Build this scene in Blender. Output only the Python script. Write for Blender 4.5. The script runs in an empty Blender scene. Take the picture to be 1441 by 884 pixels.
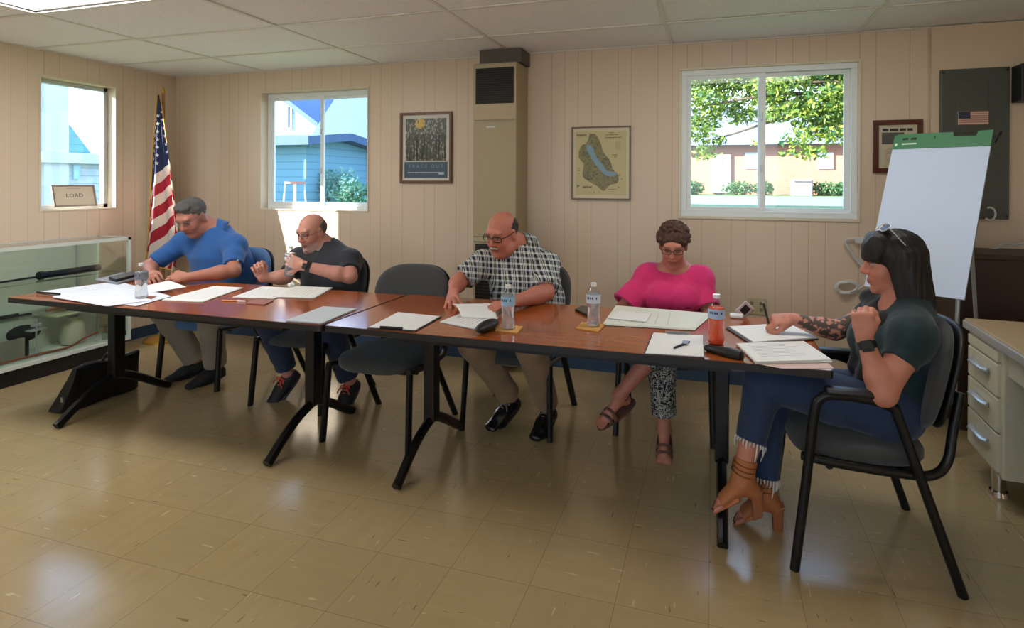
FIX_EMIT=11.5
SUN_E=30.0
SUN_D=(1.80,1.0,-.85)
SKY_E=4.6
EXPO=-.06
import bpy, bmesh, math, random
import numpy as np
from mathutils import Vector, Matrix
random.seed(7)
PI=math.pi
SC=bpy.context.scene
COL=SC.collection
# ---------------------------------------------------------------- camera model
F_PX,YAW,PITCH,ROLL,CX,CY=778.1981,-.2843,-.0036,.0041,775.524,261.0232
CAM=np.array([3.9559,-4.1316,1.4218])
W_PX,H_PX=1441,884
def cam_axes():
    cy_,sy=math.cos(YAW),math.sin(YAW);cp,sp=math.cos(PITCH),math.sin(PITCH)
    w=np.array([sy*cp,cy_*cp,sp]); r=np.array([cy_,-sy,0.]); u=np.cross(r,w)
    return r*math.cos(ROLL)+u*math.sin(ROLL),-r*math.sin(ROLL)+u*math.cos(ROLL),w
AR,AU,AW=cam_axes()
def at(a,b,ax,val):
    "measured point: where the sight line of a photo pixel meets the plane axis=val"
    d=AW+AR*(a-CX)/F_PX+AU*(CY-b)/F_PX
    t=(val-CAM[ax])/d[ax]; p=CAM+d*t
    return Vector((float(p[0]),float(p[1]),float(p[2])))
cd=bpy.data.cameras.new('camera'); cam=bpy.data.objects.new('camera',cd); COL.objects.link(cam)
M=Matrix(((AR[0],AU[0],-AW[0],CAM[0]),(AR[1],AU[1],-AW[1],CAM[1]),(AR[2],AU[2],-AW[2],CAM[2]),(0,0,0,1)))
cam.matrix_world=M
cd.sensor_fit='HORIZONTAL'; cd.sensor_width=36; cd.lens=36*F_PX/W_PX
cd.shift_x=-(CX-W_PX/2)/W_PX; cd.shift_y=(CY-H_PX/2)/W_PX
cd.clip_start=.05; cd.clip_end=500
SC.camera=cam
SC.view_settings.view_transform='Standard'; SC.view_settings.look='None'; SC.view_settings.gamma=1
SC.view_settings.use_curve_mapping=False; SC.view_settings.exposure=EXPO
# ---------------------------------------------------------------- materials
def srgb(r,g,b):
    f=lambda c:(c/255/12.92) if c/255<=.04045 else ((c/255+.055)/1.055)**2.4
    return (f(r),f(g),f(b),1)
def newmat(name):
    m=bpy.data.materials.new(name); m.use_nodes=True
    nt=m.node_tree; bs=nt.nodes['Principled BSDF']
    return m,nt,bs
def mat(name,col,rough=.6,metal=0,spec=.5,noise=0,nscale=20,bump=0,bscale=200,emit=0,coat=0,alpha=None,sheen=0):
    m,nt,bs=newmat(name)
    if max(col[:3])>1.0: col=srgb(*col[:3])
    col=tuple(col[:3])+(1,)
    bs.inputs['Base Color'].default_value=col
    bs.inputs['Roughness'].default_value=rough
    bs.inputs['Metallic'].default_value=metal
    bs.inputs['Specular IOR Level'].default_value=spec
    if coat: bs.inputs['Coat Weight'].default_value=coat; bs.inputs['Coat Roughness'].default_value=.08
    if sheen: bs.inputs['Sheen Weight'].default_value=sheen
    N=nt.nodes;L=nt.links
    tc=N.new('ShaderNodeTexCoord')
    if noise:
        t=N.new('ShaderNodeTexNoise'); t.inputs['Scale'].default_value=nscale; t.inputs['Detail'].default_value=4
        L.new(tc.outputs['Object'],t.inputs['Vector'])
        mx=N.new('ShaderNodeMix'); mx.data_type='RGBA'
        mx.inputs[6].default_value=tuple(c*(1-noise) for c in col[:3])+(1,)
        mx.inputs[7].default_value=tuple(min(1,c*(1+noise)) for c in col[:3])+(1,)
        L.new(t.outputs['Fac'],mx.inputs[0]); L.new(mx.outputs[2],bs.inputs['Base Color'])
    if bump:
        t=N.new('ShaderNodeTexNoise'); t.inputs['Scale'].default_value=bscale; t.inputs['Detail'].default_value=3
        L.new(tc.outputs['Object'],t.inputs['Vector'])
        b=N.new('ShaderNodeBump'); b.inputs['Strength'].default_value=bump; b.inputs['Distance'].default_value=.002
        L.new(t.outputs['Fac'],b.inputs['Height']); L.new(b.outputs['Normal'],bs.inputs['Normal'])
    if emit:
        bs.inputs['Emission Color'].default_value=col; bs.inputs['Emission Strength'].default_value=emit
    return m
def mathn(nt,op,a,b=None,c=None):
    n=nt.nodes.new('ShaderNodeMath'); n.operation=op
    for i,v in enumerate((a,b,c)):
        if v is None: continue
        if hasattr(v,'is_linked') or hasattr(v,'links'): nt.links.new(v,n.inputs[i])
        else: n.inputs[i].default_value=v
    return n.outputs[0]
def mixc(nt,fac,c1,c2):
    mx=nt.nodes.new('ShaderNodeMix'); mx.data_type='RGBA'
    for i,v in ((0,fac),(6,c1),(7,c2)):
        if hasattr(v,'links'): nt.links.new(v,mx.inputs[i])
        else: mx.inputs[i].default_value=v if i==0 else tuple(v[:3])+(1,)
    return mx.outputs[2]
def glassy(name,tint=(1,1,1),refl=1.0):
    "thin clear pane: see-through with fresnel reflection"
    m=bpy.data.materials.new(name); m.use_nodes=True; nt=m.node_tree; nt.nodes.clear()
    o=nt.nodes.new('ShaderNodeOutputMaterial'); t=nt.nodes.new('ShaderNodeBsdfTransparent'); g=nt.nodes.new('ShaderNodeBsdfGlossy')
    f=nt.nodes.new('ShaderNodeFresnel'); f.inputs[0].default_value=1.45
    t.inputs[0].default_value=tuple(tint)+(1,); g.inputs['Roughness'].default_value=.02
    mx=nt.nodes.new('ShaderNodeMixShader')
    ge=nt.nodes.new('ShaderNodeNewGeometry')   # reflect only where light enters, so a thin sheet has no trapped reflection
    k=mathn(nt,'MULTIPLY',mathn(nt,'MULTIPLY',f.outputs[0],refl),mathn(nt,'SUBTRACT',1,ge.outputs['Backfacing']))
    nt.links.new(k,mx.inputs[0]); nt.links.new(t.outputs[0],mx.inputs[1]); nt.links.new(g.outputs[0],mx.inputs[2])
    nt.links.new(mx.outputs[0],o.inputs[0]); return m
# ---------------------------------------------------------------- mesh builder
def rotz(a): return Matrix.Rotation(a,4,'Z')
class B:
    def __init__(s): s.bm=bmesh.new(); s.mi=0
    def _f(s,vs):
        try: f=s.bm.faces.new(vs); f.material_index=s.mi; return f
        except ValueError: return None
    def box(s,lo,hi,bev=0,mtx=None):
        lo=Vector(lo);hi=Vector(hi); bm=s.bm if not bev else bmesh.new()
        vs=[bm.verts.new((x,y,z)) for x in (lo.x,hi.x) for y in (lo.y,hi.y) for z in (lo.z,hi.z)]
        for q in ((0,1,3,2),(4,6,7,5),(0,4,5,1),(2,3,7,6),(0,2,6,4),(1,5,7,3)):
            f=bm.faces.new([vs[i] for i in q]); f.material_index=s.mi
        if bev:
            bmesh.ops.bevel(bm,geom=list(bm.edges),offset=bev,segments=2,affect='EDGES',profile=.5)
            mp={v:s.bm.verts.new(v.co if mtx is None else mtx@v.co) for v in bm.verts}
            for f in bm.faces: s._f([mp[v] for v in f.verts])
            bm.free()
        elif mtx is not None:
            for v in vs: v.co=mtx@v.co
        return s
    def ring(s,c,ax,r,n,up=None,ry=None,ph=0):
        ax=Vector(ax).normalized(); u=Vector(up) if up is not None else (Vector((0,0,1)) if abs(ax.z)<.9 else Vector((1,0,0)))
        e1=(u-ax*u.dot(ax)).normalized(); e2=ax.cross(e1); ry=r if ry is None else ry
        return [s.bm.verts.new(Vector(c)+e1*r*math.cos(2*PI*i/n+ph)+e2*ry*math.sin(2*PI*i/n+ph)) for i in range(n)]
    def skin(s,rings,cap=True,closed=False):
        n=len(rings[0]); m=len(rings)
        for k in range(m if closed else m-1):
            a,b=rings[k],rings[(k+1)%m]
            for i in range(n): s._f([a[i],a[(i+1)%n],b[(i+1)%n],b[i]])
        if cap and not closed:
            s._f(list(reversed(rings[0]))); s._f(rings[-1])
        return s
    def cyl(s,p0,p1,r0,r1=None,n=16,cap=True):
        p0=Vector(p0);p1=Vector(p1);r1=r0 if r1 is None else r1
        return s.skin([s.ring(p0,p1-p0,r0,n),s.ring(p1,p1-p0,r1,n)],cap)
    def tube(s,pts,r,n=10,closed=False,ry=None,up=None):
        pts=[Vector(p) for p in pts]; m=len(pts); rs=r if isinstance(r,(list,tuple)) else [r]*m
        rings=[];prev=None
        for i,p in enumerate(pts):
            if closed: t=pts[(i+1)%m]-pts[i-1]
            else: t=pts[min(i+1,m-1)]-pts[max(i-1,0)]
            t.normalize()
            if up is not None: e=Vector(up)
            elif prev is None: e=Vector((0,0,1)) if abs(t.z)<.9 else Vector((1,0,0))
            else: e=prev
            e=(e-t*e.dot(t)).normalized(); prev=e; e2=t.cross(e); rr=rs[i]; r2=rr if ry is None else ry
            rings.append([s.bm.verts.new(p+e*rr*math.cos(2*PI*k/n)+e2*r2*math.sin(2*PI*k/n)) for k in range(n)])
        return s.skin(rings,True,closed)
    def lathe(s,prof,c=(0,0,0),n=24,mtx=None):
        c=Vector(c);rings=[]
        for r,z in prof:
            rings.append([s.bm.verts.new((mtx@Vector((max(r,1e-4)*math.cos(2*PI*i/n),max(r,1e-4)*math.sin(2*PI*i/n),z)) if mtx else Vector((max(r,1e-4)*math.cos(2*PI*i/n),max(r,1e-4)*math.sin(2*PI*i/n),z)))+c) for i in range(n)])
        return s.skin(rings,True)
    def prism(s,poly,d):
        "poly: list of 3-D points (planar), extruded by vector d"
        d=Vector(d); a=[s.bm.verts.new(Vector(p)) for p in poly]; b=[s.bm.verts.new(Vector(p)+d) for p in poly]
        return s.skin([a,b],True)
    def ball(s,c,r,seg=16,rings=10,mtx=None):
        r=Vector(r) if not isinstance(r,(int,float)) else Vector((r,r,r)); c=Vector(c); rs=[]
        for j in range(1,rings):
            th=PI*j/rings
            rs.append([s.bm.verts.new(c+((mtx if mtx else Matrix.Identity(3))@Vector((r.x*math.sin(th)*math.cos(2*PI*i/seg),r.y*math.sin(th)*math.sin(2*PI*i/seg),-r.z*math.cos(th))))) for i in range(seg)])
        return s.skin(rs,True)
    def sheet(s,fn,nu,nv,uv=None,thick=0):
        vs=[[s.bm.verts.new(fn(i/nu,j/nv)) for j in range(nv+1)] for i in range(nu+1)]
        lay=s.bm.loops.layers.uv.verify() if uv else None
        for i in range(nu):
            for j in range(nv):
                f=s._f([vs[i][j],vs[i+1][j],vs[i+1][j+1],vs[i][j+1]])
                if uv:
                    for l,(a,b) in zip(f.loops,((i,j),(i+1,j),(i+1,j+1),(i,j+1))): l[lay].uv=uv(a/nu,b/nv)
        return s
LOCINV={}
def obj(name,b,m,parent=None,smooth=False,bevel=0,sub=0,label=None,solid=0):
    bm=b.bm if isinstance(b,B) else b
    me=bpy.data.meshes.new(name)
    bmesh.ops.recalc_face_normals(bm,faces=bm.faces)
    bm.to_mesh(me); bm.free()
    return link(name,me,m,parent,smooth,bevel,sub,label,solid)
def link(name,me,m,parent=None,smooth=False,bevel=0,sub=0,label=None,solid=0):
    if parent is not None:
        root=parent
        me.transform(world_of(parent).inverted())
    for q in (m if isinstance(m,(list,tuple)) else [m]): me.materials.append(q)
    o=bpy.data.objects.new(name,me); COL.objects.link(o)
    if parent is not None: o.parent=parent
    if smooth:
        me.polygons.foreach_set('use_smooth',[True]*len(me.polygons))
        if smooth!='all':
            try: me.set_sharp_from_angle(angle=math.radians(40))
            except Exception: pass
    if solid: 
        md=o.modifiers.new('solid','SOLIDIFY'); md.thickness=solid; md.offset=0
    if bevel:
        md=o.modifiers.new('bevel','BEVEL'); md.width=bevel; md.segments=2; md.limit_method='ANGLE'
    if sub:
        md=o.modifiers.new('sub','SUBSURF'); md.levels=sub; md.render_levels=sub
    if label: o['label']=label
    return o
def world_of(o):
    m=Matrix.Translation(o.location)@o.rotation_euler.to_matrix().to_4x4()
    return world_of(o.parent)@m if o.parent else m
def thing(name,label,cat,loc=(0,0,0),rz=0,group=None):
    o=bpy.data.objects.new(name,None); COL.objects.link(o); o.empty_display_size=.1
    o.location=loc; o.rotation_euler=(0,0,rz); o['label']=label; o['category']=cat
    if group: o['group']=group
    return o
def tag(o,label,cat,group=None,kind=None):
    o['label']=label;o['category']=cat
    if group:o['group']=group
    if kind:o['kind']=kind
    return o
def struct(name,b,m,**k):
    o=obj(name,b,m,**k); o['kind']='structure'; return o
def dup(root,loc,rz,label=None,group=None):
    r=root.copy(); COL.objects.link(r); r.location=loc; r.rotation_euler=(0,0,rz)
    if label:r['label']=label
    if group:r['group']=group
    for ch in list(root.children):
        c=ch.copy(); COL.objects.link(c); c.parent=r
        for g in list(ch.children):
            d=g.copy(); COL.objects.link(d); d.parent=c
    return r
def bez(pts,n=8):
    "catmull-rom through points"
    P=[Vector(p) for p in pts]; P=[P[0]*2-P[1]]+P+[P[-1]*2-P[-2]]; out=[]
    for i in range(1,len(P)-2):
        for k in range(n):
            t=k/n; a,b,c,d=P[i-1:i+3]
            out.append(.5*((2*b)+(c-a)*t+(2*a-5*b+4*c-d)*t*t+(-a+3*b-3*c+d)*t**3))
    out.append(P[-2]); return out
def text_bm(s,size,mtx,depth=.0006,align='CENTER'):
    cu=bpy.data.curves.new('t','FONT'); cu.body=s; cu.size=size; cu.extrude=depth; cu.align_x=align; cu.align_y='CENTER'; cu.resolution_u=2
    o=bpy.data.objects.new('t',cu); COL.objects.link(o)
    dg=bpy.context.evaluated_depsgraph_get(); me=bpy.data.meshes.new_from_object(o.evaluated_get(dg))
    bpy.data.objects.remove(o); bpy.data.curves.remove(cu)
    bm=bmesh.new(); bm.from_mesh(me); bpy.data.meshes.remove(me); bm.transform(mtx); return bm
def frame_mtx(o,x,y):
    x=Vector(x).normalized(); y=Vector(y); y=(y-x*y.dot(x)).normalized(); z=x.cross(y)
    m=Matrix((x,y,z)).transposed().to_4x4(); m.translation=Vector(o); return m
# ================================================================= ROOM
XL,XR,YB,YF,ZC=-1.046,7.2,0.0,-7.4,2.44
GX=lambda k:k*1.22
# --- wall panelling
def groove_mat(name,col,axis,tint2):
    m,nt,bs=newmat(name); N=nt.nodes;L=nt.links
    tc=N.new('ShaderNodeTexCoord'); sp=N.new('ShaderNodeSeparateXYZ'); L.new(tc.outputs['Object'],sp.inputs[0])
    x=sp.outputs[axis]
    fr=mathn(nt,'FRACT',mathn(nt,'DIVIDE',mathn(nt,'ADD',x,10.05),.813))
    tot=None
    for g in (.0,.13,.38,.50,.74,.87):
        d=mathn(nt,'ABSOLUTE',mathn(nt,'SUBTRACT',fr,g+.004))
        k=mathn(nt,'LESS_THAN',d,.0026)
        tot=k if tot is None else mathn(nt,'MAXIMUM',tot,k)
    t=N.new('ShaderNodeTexNoise'); t.inputs['Scale'].default_value=1.6; t.inputs['Detail'].default_value=3
    L.new(tc.outputs['Object'],t.inputs['Vector'])
    c=mixc(nt,t.outputs['Fac'],col,tint2)
    c2=mixc(nt,tot,c,tuple(v*.74 for v in col[:3]))
    L.new(c2,bs.inputs['Base Color']); bs.inputs['Roughness'].default_value=.38; bs.inputs['Specular IOR Level'].default_value=.4
    b=N.new('ShaderNodeBump'); b.inputs['Strength'].default_value=.5; b.inputs['Distance'].default_value=.003; b.invert=True
    L.new(tot,b.inputs['Height']); L.new(b.outputs['Normal'],bs.inputs['Normal'])
    return m
WALLC=srgb(210,189,163); WALL2=srgb(216,196,172)
m_wall_b=groove_mat('cream panelling',WALLC,0,WALL2)
m_wall_l=groove_mat('cream panelling side',WALLC,1,WALL2)
m_plain=mat('cream paint',(208,187,160),.5)
TH=.14
def wall_with_holes(name,axis,pos,lo,hi,z0,z1,holes,m,outward):
    "wall slab along axis (0: runs in X at Y=pos; 1: runs in Y at X=pos) with rectangular holes (a0,a1,z0,z1)"
    b=B()
    xs=sorted({lo,hi}|{h[0] for h in holes}|{h[1] for h in holes}); zs=sorted({z0,z1}|{h[2] for h in holes}|{h[3] for h in holes})
    solid=lambda i,k: 0<=i<len(xs)-1 and 0<=k<len(zs)-1 and not any(h[0]-1e-6<=(xs[i]+xs[i+1])/2<=h[1] and h[2]<=(zs[k]+zs[k+1])/2<=h[3] for h in holes)
    def P(a,d,z): return (a,pos+outward*d,z) if axis==0 else (pos+outward*d,a,z)
    vc={}
    def V(a,d,z):
        k=(round(a,5),d,round(z,5))
        if k not in vc: vc[k]=b.bm.verts.new(P(a,d,z))
        return vc[k]
    for i in range(len(xs)-1):
        for k in range(len(zs)-1):
            if not solid(i,k): continue
            a0,a1,c0,c1=xs[i],xs[i+1],zs[k],zs[k+1]
            for d in (0,TH): b._f([V(a0,d,c0),V(a1,d,c0),V(a1,d,c1),V(a0,d,c1)])
            if not solid(i-1,k): b._f([V(a0,0,c0),V(a0,TH,c0),V(a0,TH,c1),V(a0,0,c1)])
            if not solid(i+1,k): b._f([V(a1,0,c0),V(a1,TH,c0),V(a1,TH,c1),V(a1,0,c1)])
            if not solid(i,k-1): b._f([V(a0,0,c0),V(a0,TH,c0),V(a1,TH,c0),V(a1,0,c0)])
            if not solid(i,k+1): b._f([V(a0,0,c1),V(a0,TH,c1),V(a1,TH,c1),V(a1,0,c1)])
    return struct(name,b,m)
W1=(-.025,1.10,1.18,2.24)      # back wall, left window
W2=(3.735,4.885,1.19,2.245)    # back wall, right window
W3=(-1.127,-.572,1.198,2.237)  # left wall window (Y range)
wall_with_holes('wall_back',0,YB,XL,XR,-.02,ZC+.3,[W1,W2],m_wall_b,1)
W4=(.6,5.2,.9,2.25)   # front wall behind the camera: unseen window added to light the room
wall_with_holes('wall_left',1,XL,YF,YB+TH,-.02,ZC+.3,[W3],m_wall_l,-1)
wall_with_holes('wall_right',1,XR,YF,YB+TH,-.02,ZC+.3,[],m_plain,1)
wall_with_holes('wall_front',0,YF,XL,XR,-.02,ZC+.3,[W4],m_plain,-1)
b=B(); b.box((5.30,-.035,0),(XR,0,ZC)); struct('trim_1',b,m_plain)
# --- floor
def floor_mat():
    m,nt,bs=newmat('vinyl tile'); N=nt.nodes;L=nt.links
    tc=N.new('ShaderNodeTexCoord'); sp=N.new('ShaderNodeSeparateXYZ'); L.new(tc.outputs['Object'],sp.inputs[0])
    T=.305
    ux=mathn(nt,'DIVIDE',mathn(nt,'SUBTRACT',sp.outputs[0],3.34-T*40),T); uy=mathn(nt,'DIVIDE',mathn(nt,'SUBTRACT',sp.outputs[1],-2.585-T*40),T)
    ix=mathn(nt,'FLOOR',ux); iy=mathn(nt,'FLOOR',uy); fx=mathn(nt,'FRACT',ux); fy=mathn(nt,'FRACT',uy)
    par=mathn(nt,'MODULO',mathn(nt,'ADD',ix,iy),2)
    cb=N.new('ShaderNodeCombineXYZ'); L.new(ix,cb.inputs[0]); L.new(iy,cb.inputs[1])
    wn=N.new('ShaderNodeTexWhiteNoise'); wn.noise_dimensions='3D'; L.new(cb.outputs[0],wn.inputs['Vector'])
    # seams
    ex=mathn(nt,'MINIMUM',fx,mathn(nt,'SUBTRACT',1,fx)); ey=mathn(nt,'MINIMUM',fy,mathn(nt,'SUBTRACT',1,fy))
    seam=mathn(nt,'LESS_THAN',mathn(nt,'MINIMUM',ex,ey),.0045)
    # streaks: noise stretched along x or y by tile parity
    def streak(sx,sy,sc,seed):
        mp=N.new('ShaderNodeMapping'); mp.inputs['Scale'].default_value=(sx,sy,1); mp.inputs['Location'].default_value=(seed,seed*1.7,seed)
        L.new(tc.outputs['Object'],mp.inputs[0])
        t=N.new('ShaderNodeTexNoise'); t.inputs['Scale'].default_value=sc; t.inputs['Detail'].default_value=2; t.inputs['Roughness'].default_value=.4
        L.new(mp.outputs[0],t.inputs['Vector']); return t.outputs['Fac']
    def sel(a,b_): 
        return mathn(nt,'ADD',mathn(nt,'MULTIPLY',a,par),mathn(nt,'MULTIPLY',b_,mathn(nt,'SUBTRACT',1,par)))
    n1=sel(streak(1,7,11,0),streak(7,1,11,0)); n2=sel(streak(1,7,11,5.3),streak(7,1,11,5.3)); n3=sel(streak(1,5,5,9),streak(5,1,5,9))
    dark=mathn(nt,'SMOOTH_MIN',mathn(nt,'MULTIPLY',mathn(nt,'MAXIMUM',mathn(nt,'SUBTRACT',n1,.715),0),30),1,.1)
    lite=mathn(nt,'SMOOTH_MIN',mathn(nt,'MULTIPLY',mathn(nt,'MAXIMUM',mathn(nt,'SUBTRACT',n2,.72),0),30),1,.1)
    base=mixc(nt,n3,srgb(162,139,98),srgb(180,158,116))
    base=mixc(nt,mathn(nt,'MULTIPLY',wn.outputs['Value'],.28),base,srgb(150,134,98))
    big=N.new('ShaderNodeTexNoise'); big.inputs['Scale'].default_value=1.3; big.inputs['Detail'].default_value=3; L.new(tc.outputs['Object'],big.inputs['Vector'])
    base=mixc(nt,mathn(nt,'MULTIPLY',big.outputs['Fac'],.45),base,srgb(162,144,110))
    base=mixc(nt,mathn(nt,'MULTIPLY',dark,.55),base,srgb(84,62,36))
    base=mixc(nt,mathn(nt,'MULTIPLY',lite,.4),base,srgb(225,215,180))
    base=mixc(nt,mathn(nt,'MULTIPLY',seam,.42),base,srgb(90,72,45))
    L.new(base,bs.inputs['Base Color'])
    rr=mathn(nt,'ADD',.11,mathn(nt,'MULTIPLY',big.outputs['Fac'],.16)); L.new(rr,bs.inputs['Roughness'])
    bs.inputs['Specular IOR Level'].default_value=.6; bs.inputs['Coat Weight'].default_value=.3; bs.inputs['Coat Roughness'].default_value=.16
    wb=N.new('ShaderNodeTexNoise'); wb.inputs['Scale'].default_value=9; wb.inputs['Detail'].default_value=5; L.new(tc.outputs['Object'],wb.inputs['Vector'])
    bp=N.new('ShaderNodeBump'); bp.inputs['Strength'].default_value=.12; bp.inputs['Distance'].default_value=.003
    L.new(wb.outputs['Fac'],bp.inputs['Height']); L.new(bp.outputs['Normal'],bs.inputs['Normal'])
    return m
b=B(); b.box((XL-TH,YF-TH,-.1),(XR+TH,YB+TH,0)); struct('floor',b,floor_mat())
# --- ceiling: tiles and grid, holes where the light fixtures sit
def ceil_mat():
    m,nt,bs=newmat('acoustic tile'); N=nt.nodes;L=nt.links
    tc=N.new('ShaderNodeTexCoord')
    t=N.new('ShaderNodeTexVoronoi'); t.inputs['Scale'].default_value=130; L.new(tc.outputs['Object'],t.inputs['Vector'])
    n=N.new('ShaderNodeTexNoise'); n.inputs['Scale'].default_value=60; n.inputs['Detail'].default_value=5; L.new(tc.outputs['Object'],n.inputs['Vector'])
    k=mathn(nt,'MULTIPLY',mathn(nt,'LESS_THAN',t.outputs['Distance'],.28),mathn(nt,'GREATER_THAN',n.outputs['Fac'],.5))
    c=mixc(nt,mathn(nt,'MULTIPLY',k,.55),srgb(240,240,243),srgb(182,180,182)); L.new(c,bs.inputs['Base Color'])
    bs.inputs['Roughness'].default_value=.9
    bp=N.new('ShaderNodeBump'); bp.inputs['Strength'].default_value=.4; bp.inputs['Distance'].default_value=.002
    L.new(n.outputs['Fac'],bp.inputs['Height']); L.new(bp.outputs['Normal'],bs.inputs['Normal'])
    return m
m_ceil=ceil_mat(); m_grid=mat('grid metal',(222,219,212),.35,0,.5)
YG=lambda j:-.5556-.61*j   # grid lines parallel to the back wall
b=B(); g=B()
cx=[XL]+[GX(k) for k in range(0,6)]+[XR]; cyy=[0]+[YG(j) for j in range(0,12)]+[YF]
FIX=[(0,1),(3,4)]          # (column index from X=0, row index)
FIX=[(0,2),(3,1),(0,6)]
def is_fix(x,y): return any(abs(x-GX(c)-.61)<.3 and abs(y-(YG(r)-.305))<.2 for c,r in FIX)
rnd=random.Random(3)
for i in range(len(cx)-1):
    for j in range(len(cyy)-1):
        xm=(cx[i]+cx[i+1])/2; ym=(cyy[j]+cyy[j+1])/2
        if is_fix(xm,ym): continue
        dz=rnd.uniform(0,.004)
        b.box((cx[i]+.002,cyy[j+1]+.002,ZC+.004+dz),(cx[i+1]-.002,cyy[j]-.002,ZC+.02+dz))
struct('ceiling',b,m_ceil)
for x in cx[1:-1]: g.box((x-.012,YF,ZC-.002),(x+.012,0,ZC+.006))
for y in cyy[1:-1]: g.box((XL,y-.012,ZC-.001),(XR,y+.012,ZC+.005))
g.box((XL,YF,ZC-.003),(XL+.02,0,ZC+.004)); g.box((XL,-.02,ZC-.003),(XR,0,ZC+.004))
struct('trim_2',g,m_grid)
b=B(); b.box((XL-TH,YF-TH,ZC+.3),(XR+TH,YB+TH,ZC+.4)); struct('trim_3',b,m_plain)
# fixtures
m_diffs={(0,2):mat('lit diffuser',(1,.97,.94),.5,emit=FIX_EMIT*1.7),(3,1):mat('lit diffuser warm',(1,.96,.90),.5,emit=FIX_EMIT*.72)}; m_diff0=mat('lit diffuser far',(1,.97,.92),.5,emit=FIX_EMIT); m_fixb=mat('fixture housing',(230,230,226),.4)
fixl={(0,2):'lit fluorescent ceiling panel above the display case and flag',(3,1):'lit fluorescent ceiling panel straight above the pink top'}
for c,r in FIX:
    x0,x1,y1,y0=GX(c)+.014,GX(c+1)-.014,YG(r)-.014,YG(r+1)+.014
    t=thing('ceiling_light',fixl.get((c,r),'lit fluorescent ceiling panel behind the camera in the tile grid'),'light',((x0+x1)/2,(y0+y1)/2,ZC+.02),0,'fluorescent ceiling panels')
    h=B(); h.box((x0,y0,ZC+.012),(x0+.02,y1,ZC+.1)).box((x1-.02,y0,ZC+.012),(x1,y1,ZC+.1)).box((x0,y0,ZC+.012),(x1,y0+.02,ZC+.1)).box((x0,y1-.02,ZC+.012),(x1,y1,ZC+.1)).box((x0,y0,ZC+.1),(x1,y1,ZC+.11))
    obj('housing',h,m_fixb,t)
    d=B(); d.box((x0+.02,y0+.02,ZC+.012),(x1-.02,y1-.02,ZC+.018)); obj('diffuser',d,m_diffs.get((c,r),m_diff0),t)
# baseboards (blue vinyl)
m_bb=mat('blue vinyl',(38,64,90),.35)
bb=B()
bb.box((XL,-.012,0),(2.19,0,.1)); bb.box((2.57,-.012,0),(5.3,0,.1)); struct('baseboard_back',bb,m_bb)
bb=B(); bb.box((XL,-3.6,0),(XL+.012,-.012,.1)); struct('baseboard_left',bb,m_bb)
# --- windows
m_vinyl=mat('white vinyl',(226,232,230),.35); m_glass=glassy('window glass',(.97,.99,1)); m_trimb=mat('beige trim',(214,203,178),.45)
m_alu=mat('aluminium',(190,196,198),.35,.6)
def window_back(n,W,inset,fw,mull,left_front=True):
    x0,x1,z0,z1=W; t=thing('window_%d'%n,'x','window',((x0+x1)/2,inset,z0)); 
    del t['label']; del t['category']; t['kind']='structure'
    y0,y1=inset,inset+.06; f=B()
    f.box((x0,y0,z0),(x1,y1,z0+fw)).box((x0,y0,z1-fw),(x1,y1,z1)).box((x0,y0,z0+fw),(x0+fw,y1,z1-fw)).box((x1-fw,y0,z0+fw),(x1,y1,z1-fw))
    obj('window_frame',f,m_vinyl,t,bevel=.003)
    sw=.028
    for k,(a0,a1,yy) in enumerate(((x0+fw,mull+.03,y0+.008),(mull-.02,x1-fw,y0+.032))):
        s=B(); s.box((a0,yy,z0+fw),(a1,yy+.022,z0+fw+sw)).box((a0,yy,z1-fw-sw),(a1,yy+.022,z1-fw)).box((a0,yy,z0+fw+sw),(a0+sw,yy+.022,z1-fw-sw)).box((a1-sw*1.3,yy,z0+fw+sw),(a1,yy+.022,z1-fw-sw))
        so=obj('sash',s,m_vinyl,t,bevel=.002)
        p=B(); p.box((a0+sw-.004,yy+.009,z0+fw+sw-.004),(a1-sw+.004,yy+.012,z1-fw-sw+.004)); obj('pane',p,m_glass,so)
    l=B(); l.box((mull-.004,y0-.006,z0+.32),(mull+.01,y0+.01,z0+.37),.003).box((mull-.004,y0-.006,z0+.68),(mull+.01,y0+.01,z0+.73),.003); obj('latch',l,m_alu,t)
    return t
w1=window_back(1,W1,.075,.035,.555)
w2=window_back(2,W2,.0,.04,4.28)
# casing lips
def casing(name,W,w,d,mm):
    x0,x1,z0,z1=W; c=B()
    c.box((x0-w,-d,z0-w),(x1+w,0,z0)).box((x0-w,-d,z1),(x1+w,0,z1+w)).box((x0-w,-d,z0),(x0,0,z1)).box((x1,-d,z0),(x1+w,0,z1)); return struct(name,c,mm,bevel=.002)
casing('trim_4',W1,.012,.008,m_trimb); casing('trim_5',W2,.018,.012,m_trimb)
y0,y1,z0,z1=W3
t=thing('window_3','x','window',(XL-.1,(y0+y1)/2,z0)); del t['label']; del t['category']; t['kind']='structure'
f=B(); xa,xb=XL-.13,XL-.085; fw=.035
f.box((xa,y0,z0),(xb,y1,z0+fw)).box((xa,y0,z1-fw),(xb,y1,z1)).box((xa,y0,z0),(xb,y0+fw,z1)).box((xa,y1-fw,z0),(xb,y1,z1)); obj('window_frame',f,m_alu,t,bevel=.003)
p=B(); p.box((xa+.02,y0+.03,z0+.03),(xa+.024,y1-.03,z1-.03)); obj('pane',p,m_glass,t)
c=B(); w=.012;c.box((XL,y0-w,z0-w),(XL+.008,y1+w,z0)).box((XL,y0-w,z1),(XL+.008,y1+w,z1+w)).box((XL,y0-w,z0),(XL+.008,y0,z1)).box((XL,y1,z0),(XL+.008,y1+w,z1)); struct('trim_6',c,m_trimb)
x0,x1,z0,z1=W4
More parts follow.
